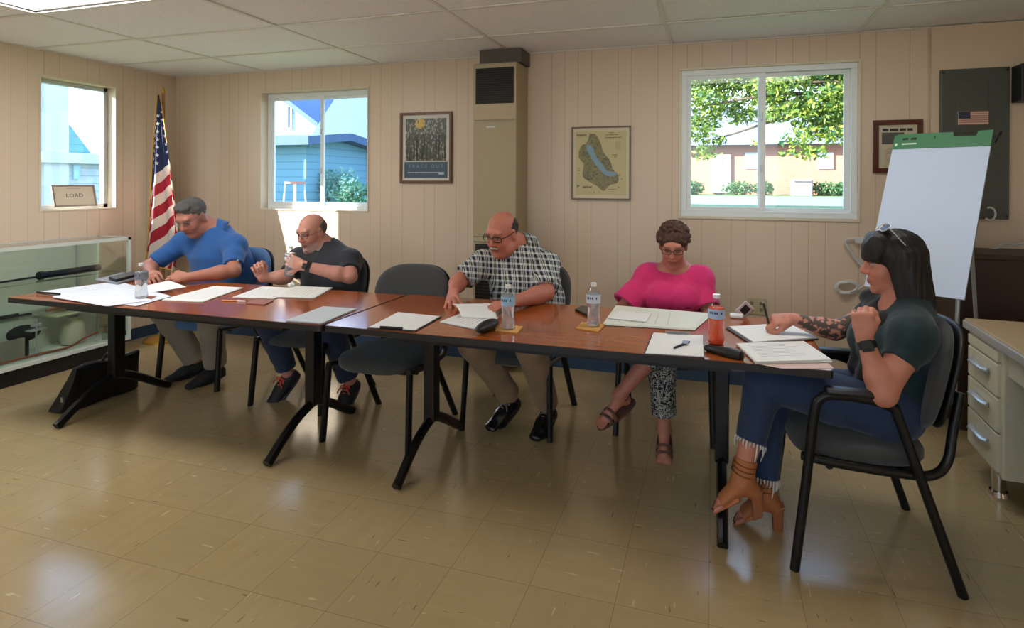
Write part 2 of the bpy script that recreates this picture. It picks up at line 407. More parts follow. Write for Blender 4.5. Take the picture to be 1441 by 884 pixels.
t=thing('window_4','x','window',(2.9,YF-.1,z0)); del t['label']; del t['category']; t['kind']='structure'  # added opening, lets in sun and sky for bounce light
ya,yb=YF-.12,YF-.07
f=B(); f.box((x0,ya,z0),(x1,yb,z0+fw)).box((x0,ya,z1-fw),(x1,yb,z1)).box((x0,ya,z0),(x0+fw,yb,z1)).box((x1-fw,ya,z0),(x1,yb,z1)).box((2.87,ya,z0),(2.93,yb,z1)); obj('window_frame',f,m_vinyl,t)
p=B(); p.box((x0+.03,ya+.02,z0+.03),(x1-.03,ya+.024,z1-.03)); obj('pane',p,m_glass,t)
# ================================================================= LIGHT
sun=bpy.data.lights.new('sun','SUN'); sun.energy=SUN_E; sun.angle=.009; sun.color=(1,.95,.86)
so=bpy.data.objects.new('sun',sun); COL.objects.link(so); so.rotation_euler=Vector(SUN_D).to_track_quat('-Z','Y').to_euler(); so.location=(-8,-6,8)
wd=bpy.data.worlds.new('sky'); SC.world=wd; wd.use_nodes=True; nt=wd.node_tree
bg=nt.nodes['Background']; tc=nt.nodes.new('ShaderNodeTexCoord'); sp=nt.nodes.new('ShaderNodeSeparateXYZ'); nt.links.new(tc.outputs['Generated'],sp.inputs[0])
mr=nt.nodes.new('ShaderNodeMapRange'); mr.inputs[1].default_value=-.05; mr.inputs[2].default_value=.6; nt.links.new(sp.outputs[2],mr.inputs[0])
c=mixc(nt,mr.outputs[0],(.85,.93,1,1),(.38,.62,1,1)); nt.links.new(c,bg.inputs[0]); bg.inputs[1].default_value=SKY_E
def portal(name,loc,d,sx,sy):
    a=bpy.data.lights.new(name,'AREA'); a.shape='RECTANGLE'; a.size=sx;a.size_y=sy; a.cycles.is_portal=True
    o=bpy.data.objects.new(name,a); COL.objects.link(o); o.location=loc; o.rotation_euler=Vector(d).to_track_quat('-Z','Y').to_euler()
    return o
portal('portal',((W1[0]+W1[1])/2,.15,1.71),(0,-1,0),1.12,1.06)
portal('portal',((W2[0]+W2[1])/2,.15,1.71),(0,-1,0),1.15,1.06)
portal('portal',(XL-.15,-.85,1.71),(1,0,0),.56,1.05)
portal('portal',(2.9,YF-.15,1.6),(0,1,0),4.6,1.35)
# ================================================================= FURNITURE
m_black=mat('black metal',(16,16,18),.35,.3); m_blackpl=mat('black plastic',(14,14,15),.42)
m_steel=mat('steel',(170,172,175),.3,.9); m_white=mat('white plastic',(225,224,220),.4)
TZ=.74
def wood_mat():
    m,nt,bs=newmat('cherry laminate'); N=nt.nodes;L=nt.links
    tc=N.new('ShaderNodeTexCoord'); mp=N.new('ShaderNodeMapping'); mp.inputs['Scale'].default_value=(1.2,14,1); L.new(tc.outputs['Object'],mp.inputs[0])
    t=N.new('ShaderNodeTexNoise'); t.inputs['Scale'].default_value=2.2; t.inputs['Detail'].default_value=6; t.inputs['Distortion'].default_value=.7; L.new(mp.outputs[0],t.inputs['Vector'])
    mp2=N.new('ShaderNodeMapping'); mp2.inputs['Scale'].default_value=(3,70,1); L.new(tc.outputs['Object'],mp2.inputs[0])
    t2=N.new('ShaderNodeTexNoise'); t2.inputs['Scale'].default_value=3; t2.inputs['Detail'].default_value=3; L.new(mp2.outputs[0],t2.inputs['Vector'])
    c=mixc(nt,t.outputs['Fac'],srgb(136,66,26),srgb(174,94,40)); c=mixc(nt,mathn(nt,'MULTIPLY',t2.outputs['Fac'],.35),c,srgb(118,54,24))
    L.new(c,bs.inputs['Base Color']); bs.inputs['Roughness'].default_value=.16; bs.inputs['Specular IOR Level'].default_value=.5; bs.inputs['Coat Weight'].default_value=.25; bs.inputs['Coat Roughness'].default_value=.12
    return m
m_wood=wood_mat(); m_edge=mat('black edge band',(22,20,20),.45)
def rrect(x0,x1,y0,y1,r,n=5):
    pts=[]
    for (cx_,cy_,a0) in ((x1-r,y1-r,0),(x0+r,y1-r,90),(x0+r,y0+r,180),(x1-r,y0+r,270)):
        for i in range(n+1):
            a=math.radians(a0+90*i/n); pts.append((cx_+r*math.cos(a),cy_+r*math.sin(a)))
    return pts
def table(x0,x1,y0,y1,posts,label):
    t=thing('folding_table',label,'table',((x0+x1)/2,(y0+y1)/2,0),0,'meeting tables end to end')
    e=B(); e.prism([(x,y,TZ-.03) for x,y in rrect(x0,x1,y0,y1,.02)],(0,0,.0285)); obj('edge_band',e,m_edge,t)
    b=B(); b.prism([(x,y,TZ-.0016) for x,y in rrect(x0+.004,x1-.004,y0+.004,y1-.004,.018)],(0,0,.0016)); obj('tabletop',b,m_wood,t)
    rl=B(); rl.box((posts[0]-.03,y0+.1,TZ-.075),(posts[1]+.03,y0+.13,TZ-.03)).box((posts[0]-.03,y1-.13,TZ-.075),(posts[1]+.03,y1-.1,TZ-.03)); obj('rail',rl,m_black,t)
    for px in posts:
        p=B(); p.box((px-.03,-1.585,.19),(px+.03,-1.515,TZ-.045),.006); p.box((px-.035,y0+.08,TZ-.05),(px+.035,y1-.08,TZ-.031),.003); obj('post',p,m_black,t)
        fpts=[(px,-1.885,.014),(px,-1.86,.03),(px,-1.78,.092),(px,-1.68,.155),(px,-1.57,.195),(px,-1.5,.19),(px,-1.38,.125),(px,-1.27,.055),(px,-1.20,.014)]
        f=B(); f.tube(bez(fpts,5),.022,8,ry=.026,up=(1,0,0)); obj('foot',f,m_black,t,smooth=True)
    return t
T1=(-.022,2.168,-1.915,-1.15); T2=(2.176,4.385,-1.905,-1.12)
table(*T1,(.345,1.828),'cherry laminate folding table on arched black legs beside the glass display case')
table(*T2,(2.56,4.0),'cherry laminate folding table at which the dark haired person in green sits')
# ---------------- chairs
m_fab=mat('charcoal upholstery',(58,60,60),.95,noise=.25,nscale=300,bump=.5,bscale=500,sheen=.2)
m_fabb=mat('blue upholstery',(70,106,150),.95,noise=.2,nscale=300,bump=.5,bscale=500,sheen=.2)
m_shell=mat('chair shell',(20,20,22),.5)
def super_out(a,b,n,k=48,top=1.0):
    o=[]
    for i in range(k):
        t=2*PI*i/k; c,s=math.cos(t),math.sin(t)
        o.append((a*math.copysign(abs(c)**(2/n),c),b*math.copysign(abs(s)**(2/n),s)))
    return o
def cushion(b,outline,thick,place,curve=0,inset=.02):
    "outline in (u,v); place(u,v,w)->xyz; rounded pad"
    prof=[(inset*1.6,0),(inset*.5,.12),(0,.35),(0,.65),(inset*.5,.88),(inset*1.6,1)]
    rings=[]
    umax=max(abs(u) for u,v in outline); vmax=max(abs(v) for u,v in outline)
    def put(u,v,w): return place(u,v,w*thick)
    for dd,w in prof:
        k1=1-dd/umax;k2=1-dd/vmax
        rings.append([b.bm.verts.new(put(u*k1,v*k2,w)) for u,v in outline])
    b.skin(rings,cap=False)
    for R,w,flip in ((rings[0],0,True),(rings[-1],1,False)):
        prev=R; base=prof[0][0]
        for s in (.7,.35):
            k1=(1-base/umax)*s;k2=(1-base/vmax)*s
            cur=[b.bm.verts.new(put(u*k1,v*k2,w+(.12*(1-s*s) if w==1 else 0))) for u,v in outline]
            b.skin([prev,cur],cap=False); prev=cur
        c=b.bm.verts.new(put(0,0,w+(.13 if w==1 else 0)))
        n=len(prev)
        for i in range(n): b._f([prev[i],prev[(i+1)%n],c])
def back_place(cv=.55,tilt=12,y0=.235,z0=.71):
    ct,st=math.cos(math.radians(tilt)),math.sin(math.radians(tilt))
    def f(u,v,w):
        yy=-w - cv*u*u*1.2
        return (u, y0+.03+v*st+yy*ct+ .0, z0+v*ct-yy*st*0)
    return f
def make_chair(label,arms=False,fab=None,group=None):
    fab=fab or m_fab
    t=thing('stacking_chair' if not arms else 'armchair',label,'chair',(0,0,0),0,group)
    s=B(); cushion(s,super_out(.245,.235,3.4),.06,lambda u,v,w:(u,v-.03,.40+w+.012*((v*4)**2)*.2-(.02 if v<-.15 else 0)*((-v-.15)/.085)),inset=.018); obj('seat',s,fab,t,smooth='all')
    k=B(); cushion(k,super_out(.255,.205,2.9),.05,back_place()); obj('backrest',k,fab,t,smooth='all')
    k=B(); cushion(k,super_out(.25,.2,2.9),.018,lambda u,v,w,f=back_place(y0=.262):f(u,v,w),inset=.008); obj('back_shell',k,m_shell,t,smooth='all')
    k=B(); k.box((-.2,-.2,.385),(.2,.15,.402)); obj('seat_pan',k,m_shell,t)
    R=.0165
    for sx in (-1,1):
        if arms:
            l=B(); l.tube(bez([(sx*.27,-.27,0),(sx*.265,-.235,.3),(sx*.262,-.205,.58),(sx*.262,-.185,.635),(sx*.262,-.14,.655),(sx*.262,-.02,.65),(sx*.262,.05,.63)],5),R*1.05,10); obj('leg',l,m_black,t,smooth=True)
            l=B(); l.tube(bez([(sx*.262,.05,.63),(sx*.262,.075,.58),(sx*.268,.27,0)],6),R*1.05,10); obj('leg',l,m_black,t,smooth=True)
            a=B(); a.box((sx*.262-.026,-.17,.657),(sx*.262+.026,.06,.685),.012); obj('armrest',a,m_blackpl,t,smooth=True)
        else:
            l=B(); l.tube([(sx*.265,-.27,0),(sx*.252,-.235,.41)],R,10,ry=R*1.2); obj('leg',l,m_black,t,smooth=True)
            l=B(); l.tube([(sx*.27,.27,0),(sx*.252,.03,.41)],R,10,ry=R*1.2); obj('leg',l,m_black,t,smooth=True)
        l=B(); l.tube(bez([(sx*.25,-.245,.415),(sx*.25,-.1,.40),(sx*.245,.1,.39),(sx*.235,.19,.395),(sx*.215,.240,.44),(sx*.2,.262,.54),(sx*.19,.288,.68)],5),R,10); obj('side_frame',l,m_black,t,smooth=True)
    l=B(); l.tube([(-.25,-.15,.39),(.25,-.15,.39)],R*.9,8); l.tube([(-.245,.1,.385),(.245,.1,.385)],R*.9,8); obj('cross_rail',l,m_black,t,smooth=True)
    return t
chA=make_chair('empty charcoal chair with oval backrest pushed up to the table seam',group='armless charcoal chairs behind the tables')
chA.location=(2.17,-1.30,0)
G='armless charcoal chairs behind the tables'
dup(chA,(1.40,-1.02,0),0,'dark chair holding the balding person who grips a water bottle',G)
dup(chA,(2.84,-.95,0),0,'charcoal chair holding the person in the black and white plaid shirt',G)
dup(chA,(3.70,-.76,0),0,'charcoal chair holding the person in the bright pink top',G)
chB=make_chair('blue backed chair holding the grey haired person in the blue polo',fab=m_fabb); chB.location=(.47,-.90,0); chB['group']='meeting chairs with coloured backs'
del chB['group']
chC=make_chair('charcoal armchair turned to the table end under the dark haired person in green',arms=True); chC.location=(4.515,-1.645,0); chC.rotation_euler=(0,0,-PI/2+.03)
# ---------------- display case
m_casem=mat('white enamel',(200,206,196),.4); m_cglass=glassy('case glass',(.93,.97,.95),1.3)
x0,x1,y0,y1,zt,zb=XL+.02,-.655,-3.0,-.72,.965,.15
t=thing('display_case','long white metal and glass display case along the left wall','display case',((x0+x1)/2,(y0+y1)/2,0))
k=B(); k.box((x0+.03,y0+.02,0),(x1-.05,y1-.04,zb-.03)); obj('plinth',k,m_blackpl,t)
k=B(); k.box((x0,y0,zb-.03),(x1,y1,zb)); obj('deck',k,m_casem,t,bevel=.003)
k=B(); fr=.022
for (a,c) in ((x1-fr,y1-fr),(x0,y1-fr),(x1-fr,y0),(x0,y0)): k.box((a,c,zb),(a+fr,c+fr,zt))
k.box((x1-fr,y0,zt-fr),(x1,y1,zt+.002)).box((x0,y0,zt-fr),(x0+fr,y1,zt+.002)).box((x0,y1-fr,zt-fr),(x1,y1,zt+.002)).box((x0,y0,zt-fr),(x1,y0+fr,zt+.002))
obj('frame',k,m_casem,t)
k=B(); k.box((x1-.012,y0+fr,zb),(x1-.008,y1-fr,zt-fr)); obj('front_pane',k,m_cglass,t)
k=B(); k.box((x0+fr,y1-.012,zb),(x1-fr,y1-.008,zt-fr)); obj('side_pane',k,m_cglass,t)
k=B(); k.box((x0+fr,y0+fr,zt-.006),(x1-fr,y1-fr,zt-.001)); obj('top_pane',k,m_cglass,t)
m_caseback=mat('case back panel',(196,200,184),.6)
k=B(); k.box((x0+.002,y0+fr,zb),(x0+.012,y1-fr,zt-fr)); obj('back_panel',k,m_caseback,t)
for zz in (.44,.68):
    k=B(); k.box((x0+.03,y0+fr,zz),(x1-.07 if zz<.5 else x1-.1,y1-.03,zz+.006)); obj('shelf',k,m_cglass,t)
for yy in (-.9,-1.5,-2.1): k=B(); k.box((x0+.014,yy,zb),(x0+.03,yy+.02,zt-.05)); obj('shelf_standard',k,m_alu,t)
# case contents
def item(name,b,m,label,cat,smooth=False,bevel=0,group=None): return tag(obj(name,b,m,smooth=smooth,bevel=bevel),label,cat,group)
k=B(); k.tube([(-.86,-1.22,.717),(-.84,-.84,.723)],.026,8); k.tube([(-.86,-1.25,.717),(-.862,-1.22,.717)],.032,8); k.tube([(-.87,-1.85,.70),(-.86,-1.22,.712)],.008,6)
item('model_cannon_barrel',k,mat('gunmetal',(26,28,32),.4,.5),'dark barrel like tube lying on the upper glass shelf of the display case','tube',True)
k=B(); k.tube(bez([(-.86,-1.20,.45),(-.85,-1.1,.463),(-.85,-1.0,.475),(-.84,-.92,.50)],5),[.008+.0016*i for i in range(16)],8); item('horn',k,mat('horn brown',(140,92,62),.4),'pale brown horn on the middle glass shelf of the display case','horn',True)
k=B(); k.tube([(-.86,-2.2,.452),(-.85,-1.3,.452)],.006,6); k.tube([(-.86,-1.5,.458),(-.85,-1.38,.458)],.012,6); item('antique_tool',k,mat('old iron',(46,46,44),.6,.4),'thin dark iron rod on the middle shelf left of the horn','tool',True)
k=B(); k.lathe([(.05,0),(.075,.01),(.08,.06),(.075,.13),(.06,.17),(.035,.19),(.035,.21),(.0,.21)],(-.86,-1.02,zb)); item('stoneware_jug',k,mat('stoneware',(178,172,146),.4),'squat cream stoneware jug on the display case floor','jug',True)
k=B(); k.lathe([(.022,0),(.024,.01),(.024,.05),(.011,.075),(.011,.1),(.0,.1)],(-.74,-.86,zb)); k.lathe([(.035,.0),(.04,.01),(.04,.014),(0,.015)],(-.74,-.86,zb+.1)); item('glass_stand',k,glassy('clear case glass',(.8,.85,.82),2),'small clear glass stand beside the jug in the display case','glass',True)
k=B(); k.box((-1.0,-1.2,.40),(-.75,-.78,.415),.004); item('wooden_tray',k,mat('pale tray',(186,184,150),.5),'pale flat board hung above the stoneware jug in the display case','board')
k=B(); k.box((-.80,-1.62,zb),(-.78,-1.38,zb+.15),.004,Matrix.Translation((0,0,0))); item('picture_plaque',k,mat('grey plaque',(120,118,104),.5),'grey plaque propped at the left end of the case floor','plaque')
k=B(); k.ball((-.85,-1.35,zb+.165),(.07,.1,.06)); k.tube([(-.85,-1.35,zb),(-.85,-1.35,zb+.13)],.03,10); item('felt_hat',k,mat('black felt',(18,20,20),.9),'dark rounded cap on a short stand in the display case','hat',True)
k=B(); k.tube(bez([(-.75,-1.6,zb+.012),(-.72,-1.45,zb+.02),(-.74,-1.3,zb+.014),(-.7,-1.15,zb+.022),(-.74,-1.02,zb+.05),(-.72,-.93,zb+.08)],5),.009,6); item('wooden_chain',k,mat('reddish wood',(120,62,40),.5),'reddish wooden branch lying along the display case floor','branch',True)
k=B(); k.lathe([(.03,0),(.032,.02),(.045,.08),(.05,.09),(0,.09)],(-.80,-1.62,.686)); item('pewter_cup',k,mat('pewter',(120,112,130),.25,.8),'dark pewter cup at the left end of the upper case shelf','cup',True)
k=B(); k.box((-.76,-1.36,.37),(-.74,-1.30,.39)).box((-.755,-1.335,.34),(-.745,-1.325,.42)).box((-.78,-1.38,.34),(-.72,-1.28,.35)); k.cyl((-.75,-1.33,zb),(-.75,-1.33,.34),.006,n=8); item('small_cross',k,m_alu,'small pale metal cross fitting in front of the dark cap','cross')
# ---------------- desk at right
m_desk=mat('putty enamel',(196,190,164),.38,noise=.05,nscale=3); m_dtop=mat('desk linoleum',(172,150,118),.45,noise=.08,nscale=6); m_chrome=mat('chrome',(200,200,200),.12,1)
DR=Matrix.Translation((5.165,-.905,0))@rotz(-.05)
def L2(p): return DR@Vector(p)
t=thing('tanker_desk','putty coloured metal desk with rounded drawer pulls at the right edge','desk',(5.5,-1.5,0))
k=B(); k.box((0,-1.5,.735),(.85,0,.76),.006,DR); obj('desk_top',k,m_dtop,t)
k=B(); k.box((-.006,-1.506,.712),(.856,.006,.750),.004,DR); obj('top_trim',k,m_alu,t)
def pedestal(ya,yb):
    k=B(); k.box((.015,ya,.15),(.8,yb,.71),.006,DR); o=obj('pedestal',k,m_desk,t); return o
pd=pedestal(-.40,-.02); pedestal(-1.46,-1.08)
for i,(za,zc_) in enumerate(((.65,.695),(.50,.64),(.345,.49),(.17,.335))):
    k=B(); k.box((.001,-.375,za),(.02,-.045,zc_),.004,DR); d=obj('drawer',k,m_desk,t)
    if i:
        h=B(); zm=(za+zc_)/2+.02; h.tube([tuple(L2(p)) for p in ((-.004,-.30,zm),(-.016,-.285,zm),(-.018,-.15,zm),(-.004,-.13,zm))],.012,10,ry=.017); obj('drawer_pull',h,m_alu,d,smooth=True)
k=B(); k.box((.03,-1.08,.60),(.05,-.4,.71),.004,DR); obj('apron',k,m_desk,t)
k=B(); k.box((.7,-1.08,.2),(.72,-.4,.71),0,DR); obj('modesty_panel',k,m_desk,t)
for (a,c) in ((.07,-.21),(.72,-.21),(.07,-1.3),(.72,-1.3)):
    k=B(); k.cyl(L2((a,c,.0)),L2((a,c,.02)),.04,.036,16); k.cyl(L2((a,c,.02)),L2((a,c,.152)),.027,.03,16); obj('foot',k,m_chrome,t,smooth=True)
# brown cabinet/panel behind desk
m_brown=mat('dark walnut',(58,38,28),.45,noise=.15,nscale=6)
k=B(); k.box((5.31,-.42,.06),(6.6,-.06,1.0)); k.box((5.29,-.44,1.0),(6.62,-.05,1.03)); k.box((5.34,-.39,0),(6.58,-.08,.06))
tag(obj('walnut_cabinet',k,m_brown,bevel=.004),'low dark brown wooden cabinet against the wall behind the metal desk','cabinet')
# ---------------- furnace
m_furn=mat('tan enamel',(165,150,116),.42); m_furn2=mat('tan enamel light',(176,160,128),.4); m_dark=mat('dark grille',(10,9,9),.6)
t=thing('wall_furnace','tall tan wall heater cabinet with dark louvred grille between two wall pictures','heater',(2.37,-.13,0))
fx0,fx1,fy=2.205,2.552,-.25
k=B(); k.box((fx0,fy,.05),(fx1,0,2.33),.004); obj('cabinet',k,m_furn,t)
def grille(x0_,x1_,z0_,z1_,nv,nh,hh=.5):
    g_=B(); g_.box((x0_,fy-.006,z0_),(x1_,fy-.001,z1_)); go=obj('grille',g_,m_dark,t)
    g2=B()
    for i in range(nh): 
        z=z0_+(z1_-z0_)*(i+.5)/nh; g2.box((x0_+.005,fy-.012,z-.0025),(x1_-.005,fy-.006,z+.0025))
    for i in range(nv):
        x=x0_+(x1_-x0_)*(i+.5)/nv; g2.box((x-.0012,fy-.014,z0_+.005),(x+.0012,fy-.01,z1_-.005))
    obj('louvres',g2,mat('grille bars',(52,46,38),.5),go)
grille(fx0+.02,fx1-.02,2.02,2.29,24,16)
k=B(); k.box((fx0,fy-.012,1.90),(fx1,fy-.001,2.02)).box((fx0,fy-.012,2.29),(fx1,fy-.001,2.32)).box((fx0,fy-.012,2.02),(fx0+.02,fy-.001,2.29)).box((fx1-.02,fy-.012,2.02),(fx1,fy-.001,2.29)); obj('grille_frame',k,m_furn2,t,bevel=.002)
k=B(); k.box((fx0,fy-.01,1.015),(fx1,fy-.001,1.885)); obj('door_panel',k,m_furn,t,bevel=.003)
k=B(); k.box((fx0+.11,fy-.014,1.84),(fx0+.18,fy-.009,1.852)); obj('badge',k,m_casem,t)
k=B(); k.box((fx0,fy-.012,.98),(fx1,fy-.001,1.01)); obj('ledge',k,m_furn2,t,bevel=.002)
grille(fx0+.02,fx1-.02,.15,.96,6,34)
k=B(); k.box((fx0+.03,fy+.04,2.335),(fx1+.02,0,ZC-.001)); obj('flue_cover',k,mat('grey duct',(92,84,74),.5,.3),t)
# ---------------- wall pictures
def picture(name,label,cat,W,fwid,mframe,mmat,matw,group=None):
    x0,x1,z0,z1=W; t=thing(name,label,cat,((x0+x1)/2,0,z0),0,group); d=.022
    k=B(); k.box((x0,-d,z0),(x1,-.001,z0+fwid)).box((x0,-d,z1-fwid),(x1,-.001,z1)).box((x0,-d,z0+fwid),(x0+fwid,-.001,z1-fwid)).box((x1-fwid,-d,z0+fwid),(x1,-.001,z1-fwid)); obj('picture_frame',k,mframe,t,bevel=.002)
    k=B(); k.box((x0+fwid,-.010,z0+fwid),(x1-fwid,-.002,z1-fwid)); obj('mat_board',k,mmat,t)
    return t,(x0+fwid+matw,x1-fwid-matw,z0+fwid+matw,z1-fwid-matw)
def art_mat(name,fn):
    m,nt,bs=newmat(name); tc=nt.nodes.new('ShaderNodeTexCoord'); sp=nt.nodes.new('ShaderNodeSeparateXYZ'); nt.links.new(tc.outputs['Generated'],sp.inputs[0])
    c=fn(nt,sp.outputs[0],sp.outputs[2],tc); nt.links.new(c,bs.inputs['Base Color']); bs.inputs['Roughness'].default_value=.35; return m
def noise(nt,tc,scale,detail=4,sc=(1,1,1),out='Object',dist=0):
    mp=nt.nodes.new('ShaderNodeMapping'); mp.inputs['Scale'].default_value=sc; nt.links.new(tc.outputs[out],mp.inputs[0])
    t=nt.nodes.new('ShaderNodeTexNoise'); t.inputs['Scale'].default_value=scale; t.inputs['Detail'].default_value=detail; t.inputs['Distortion'].default_value=dist; nt.links.new(mp.outputs[0],t.inputs['Vector']); return t.outputs['Fac']
def gt(nt,a,v): return mathn(nt,'GREATER_THAN',a,v)
# forest poster
m_wf=mat('walnut frame',(104,70,46),.4); m_mw=mat('mat board white',(208,204,192),.6)
t,(x0,x1,z0,z1)=picture('framed_forest_poster','brown framed woodland poster with a slate blue caption band','framed picture',(1.425,1.905,1.42,2.01),.022,m_wf,m_mw,.03)
def forest(nt,x,z,tc):
    n=noise(nt,tc,22,5,(2.2,1,1)); n2=noise(nt,tc,60,3,(1,1,.6)); tr=noise(nt,tc,26,2,(2.6,1,.15)); 
    c=mixc(nt,n,srgb(22,24,22),srgb(96,104,84)); c=mixc(nt,mathn(nt,'MULTIPLY',gt(nt,n2,.56),.6),c,srgb(176,178,166))
    c=mixc(nt,mathn(nt,'MULTIPLY',mathn(nt,'MULTIPLY',gt(nt,tr,.55),mathn(nt,'LESS_THAN',z,.6)),.85),c,srgb(14,14,16))
    dx=mathn(nt,'SUBTRACT',x,.36); dz=mathn(nt,'SUBTRACT',z,.88); r=mathn(nt,'ADD',mathn(nt,'MULTIPLY',dx,dx),mathn(nt,'MULTIPLY',dz,dz))
    c=mixc(nt,mathn(nt,'MULTIPLY',mathn(nt,'LESS_THAN',mathn(nt,'ADD',r,mathn(nt,'MULTIPLY',n2,.03)),.03),gt(nt,n,.42)),c,srgb(206,170,80))
    return c
k=B(); k.box((x0,-.0115,z0+.135),(x1,-.010,z1-.0)); obj('artwork',k,art_mat('forest art',forest),t)
k=B(); k.box((x0-.012,-.0115,z0-.008),(x1+.012,-.010,z0+.125)); cp=obj('caption_band',k,mat('slate blue print',(62,84,100),.4),t)
bm=text_bm('T R A C E   O U T',.042,frame_mtx(((x0+x1)/2,-.0118,z0+.088),(1,0,0),(0,0,1)),.0003); obj('caption_text',bm,mat('caption ink',(120,146,160),.5),cp)
k=B(); 
for i in range(20): k.box((x0+.02+i*.017,-.0121,z0+.032),(x0+.02+i*.017+.012,-.0116,z0+.04))
k.box((x1-.07,-.0121,z0+.02),(x1-.02,-.0116,z0+.036))
obj('caption_lines',k,mat('caption ink pale',(190,200,204),.5),cp)
# lake map
m_sf=mat('taupe frame',(120,100,84),.4); m_mc=mat('cream mat',(214,204,176),.6)
t,(x0,x1,z0,z1)=picture('framed_lake_map','taupe framed illustrated map of a long lake hung right of the heater','framed map',(2.915,3.37,1.30,1.855),.011,m_sf,m_mc,.022)
k=B(); k.box((x0,-.0115,z0),(x1,-.010,z1)); obj('map_sheet',k,mat('map paper',(196,184,138),.6,noise=.06,nscale=12),t)
def blob(b_,pts,y,n=6):
    P=bez([(p[0],y,p[1]) for p in pts]+[(pts[0][0],y,pts[0][1])],n)[:-1]; b_.prism(P,(0,-.0004,0))
def mp_(u,v): return (x0+(x1-x0)*u,z1-(z1-z0)*v)
k=B(); blob(k,[mp_(*q) for q in ((.28,.04),(.40,.06),(.5,.2),(.55,.33),(.68,.46),(.74,.6),(.84,.68),(.83,.8),(.68,.84),(.56,.93),(.44,.86),(.3,.8),(.14,.7),(.16,.52),(.06,.4),(.1,.24),(.22,.18))],-.0116)
def landf(nt,x,z,tc):
    n=noise(nt,tc,26,5); n2=noise(nt,tc,60,3); c=mixc(nt,n,srgb(74,78,38),srgb(158,140,72)); return mixc(nt,mathn(nt,'MULTIPLY',gt(nt,n2,.57),.7),c,srgb(52,58,30))
obj('land_area',k,art_mat('map land',landf),t)
k=B(); blob(k,[mp_(*q) for q in ((.22,.20),(.32,.24),(.38,.34),(.44,.44),(.52,.5),(.62,.62),(.78,.64),(.80,.69),(.62,.70),(.5,.62),(.42,.54),(.34,.46),(.27,.36),(.22,.28))],-.0121); k.tube([(mp_(.25,.2)[0],-.0122,mp_(.25,.2)[1]),(mp_(.32,.1)[0],-.0122,mp_(.32,.1)[1])],.0015,5)
obj('lake_area',k,mat('map water',(128,160,176),.5,noise=.15,nscale=40),t)
k=B(); rr=random.Random(5)
for (u,v,w,h) in ((.66,.03,.1,.012),(.6,.06,.26,.014),(.58,.1,.34,.02),(.02,.05,.2,.025),(.06,.075,.13,.012),(.72,.37,.13,.02),(.76,.4,.08,.015),(.03,.84,.06,.04),(.14,.86,.2,.03),(.04,.58,.06,.01),(.04,.62,.06,.01),(.04,.66,.05,.01),(.66,.9,.16,.012),(.84,.86,.04,.03),(.36,.95,.03,.02),(.47,.95,.03,.02),(.86,.68,.04,.02),(.9,.74,.03,.02)):
    a=mp_(u,v); 
    for q in range(max(1,int(w/.022))): k.box((a[0]+q*.022*(x1-x0),-.0119,a[1]-h*(z1-z0)*rr.uniform(.5,1)),(a[0]+(q+.75)*.022*(x1-x0),-.0115,a[1]))
for i in range(8):
    a=mp_(.78,.16+i*.018); k.box((a[0],-.0119,a[1]-.0015),(a[0]+.04,-.0115,a[1]))
obj('map_lettering',k,mat('map ink',(74,60,44),.6),t)
# certificate at right
t,(x0,x1,z0,z1)=picture('framed_certificate','mahogany framed certificate partly hidden by the flip chart','framed certificate',(4.975,5.262,1.50,1.848),.032,mat('mahogany frame',(84,38,22),.35),mat('certificate paper',(196,186,160),.6),.02)
k=B()
for i,w_ in enumerate((.034,.05,.036,.03)): k.box((x0+.004+(0,.042,.1,.144)[i],-.0125,z1-.02),(x0+.004+(0,.042,.1,.144)[i]+w_,-.0105,z1-.004))
obj('certificate_title',k,mat('certificate ink',(50,44,36),.6),t)
k=B(); k.box((x0,-.0125,z1-.105),(x0+.13,-.0105,z1-.03)); obj('certificate_photo',k,mat('grey photograph',(84,82,76),.5,noise=.5,nscale=40),t)
k=B()
for i in range(6): k.box((x0+.02,-.012,z0+.03+i*.014),(x1-.03,-.0105,z0+.0325+i*.014))
obj('certificate_lines',k,mat('certificate ink pale',(150,140,116),.6),t)
# electrical panel
m_pan=mat('grey green enamel',(74,78,70),.45); 
t=thing('electrical_panel','tall grey green electrical panel on the wall behind the flip chart','electrical panel',(5.5,-.03,1.2))
k=B(); k.box((5.345,-.06,1.21),(5.715,-.035,2.155),.004); obj('panel_cover',k,m_pan,t)
k=B(); k.box((5.43,-.066,1.75),(5.60,-.060,2.08),.002); obj('panel_door',k,m_pan,t)
for a,c in ((5.36,2.135),(5.70,2.135),(5.36,1.23),(5.70,1.23)): k=B(); k.cyl((a,-.064,c),(a,-.058,c),.007,n=10); obj('screw',k,m_dark,t)
# flag sticker
m_red=mat('faded red',(176,110,96),.6); m_wh=mat('faded white',(206,186,168),.6); m_nv=mat('faded navy',(50,50,72),.6)
fx0_,fx1_,fz0,fz1=5.437,5.60,1.80,1.885
t=thing('flag_sticker','small faded stars and stripes sticker on the grey electrical panel','sticker',(5.52,-.067,1.84))
k=B(); k.box((fx0_,-.0685,fz0),(fx1_,-.0665,fz1)); obj('backing',k,m_wh,t)
k=B(); hh=(fz1-fz0)/13
for i in range(0,13,2): k.box((fx0_+.002,-.0692,fz0+i*hh),(fx1_-.002,-.0684,fz0+(i+1)*hh))
obj('red_stripes',k,m_red,t)
k=B(); k.box((fx0_+.002,-.07,fz0+6*hh),(fx0_+.066,-.0684,fz1-.002)); obj('canton',k,m_nv,t)
# dark box right of panel
k=B(); k.box((5.73,-.16,1.93),(6.1,-.036,2.155),.005); t=tag(obj('black_wall_box',k,mat('black box',(24,24,26),.4)),'black box on the wall at the upper right beside the electrical panel','box')
k=B(); k.box((5.80,-.175,1.97),(6.02,-.158,2.12),.004); obj('box_door',k,m_blackpl,t)
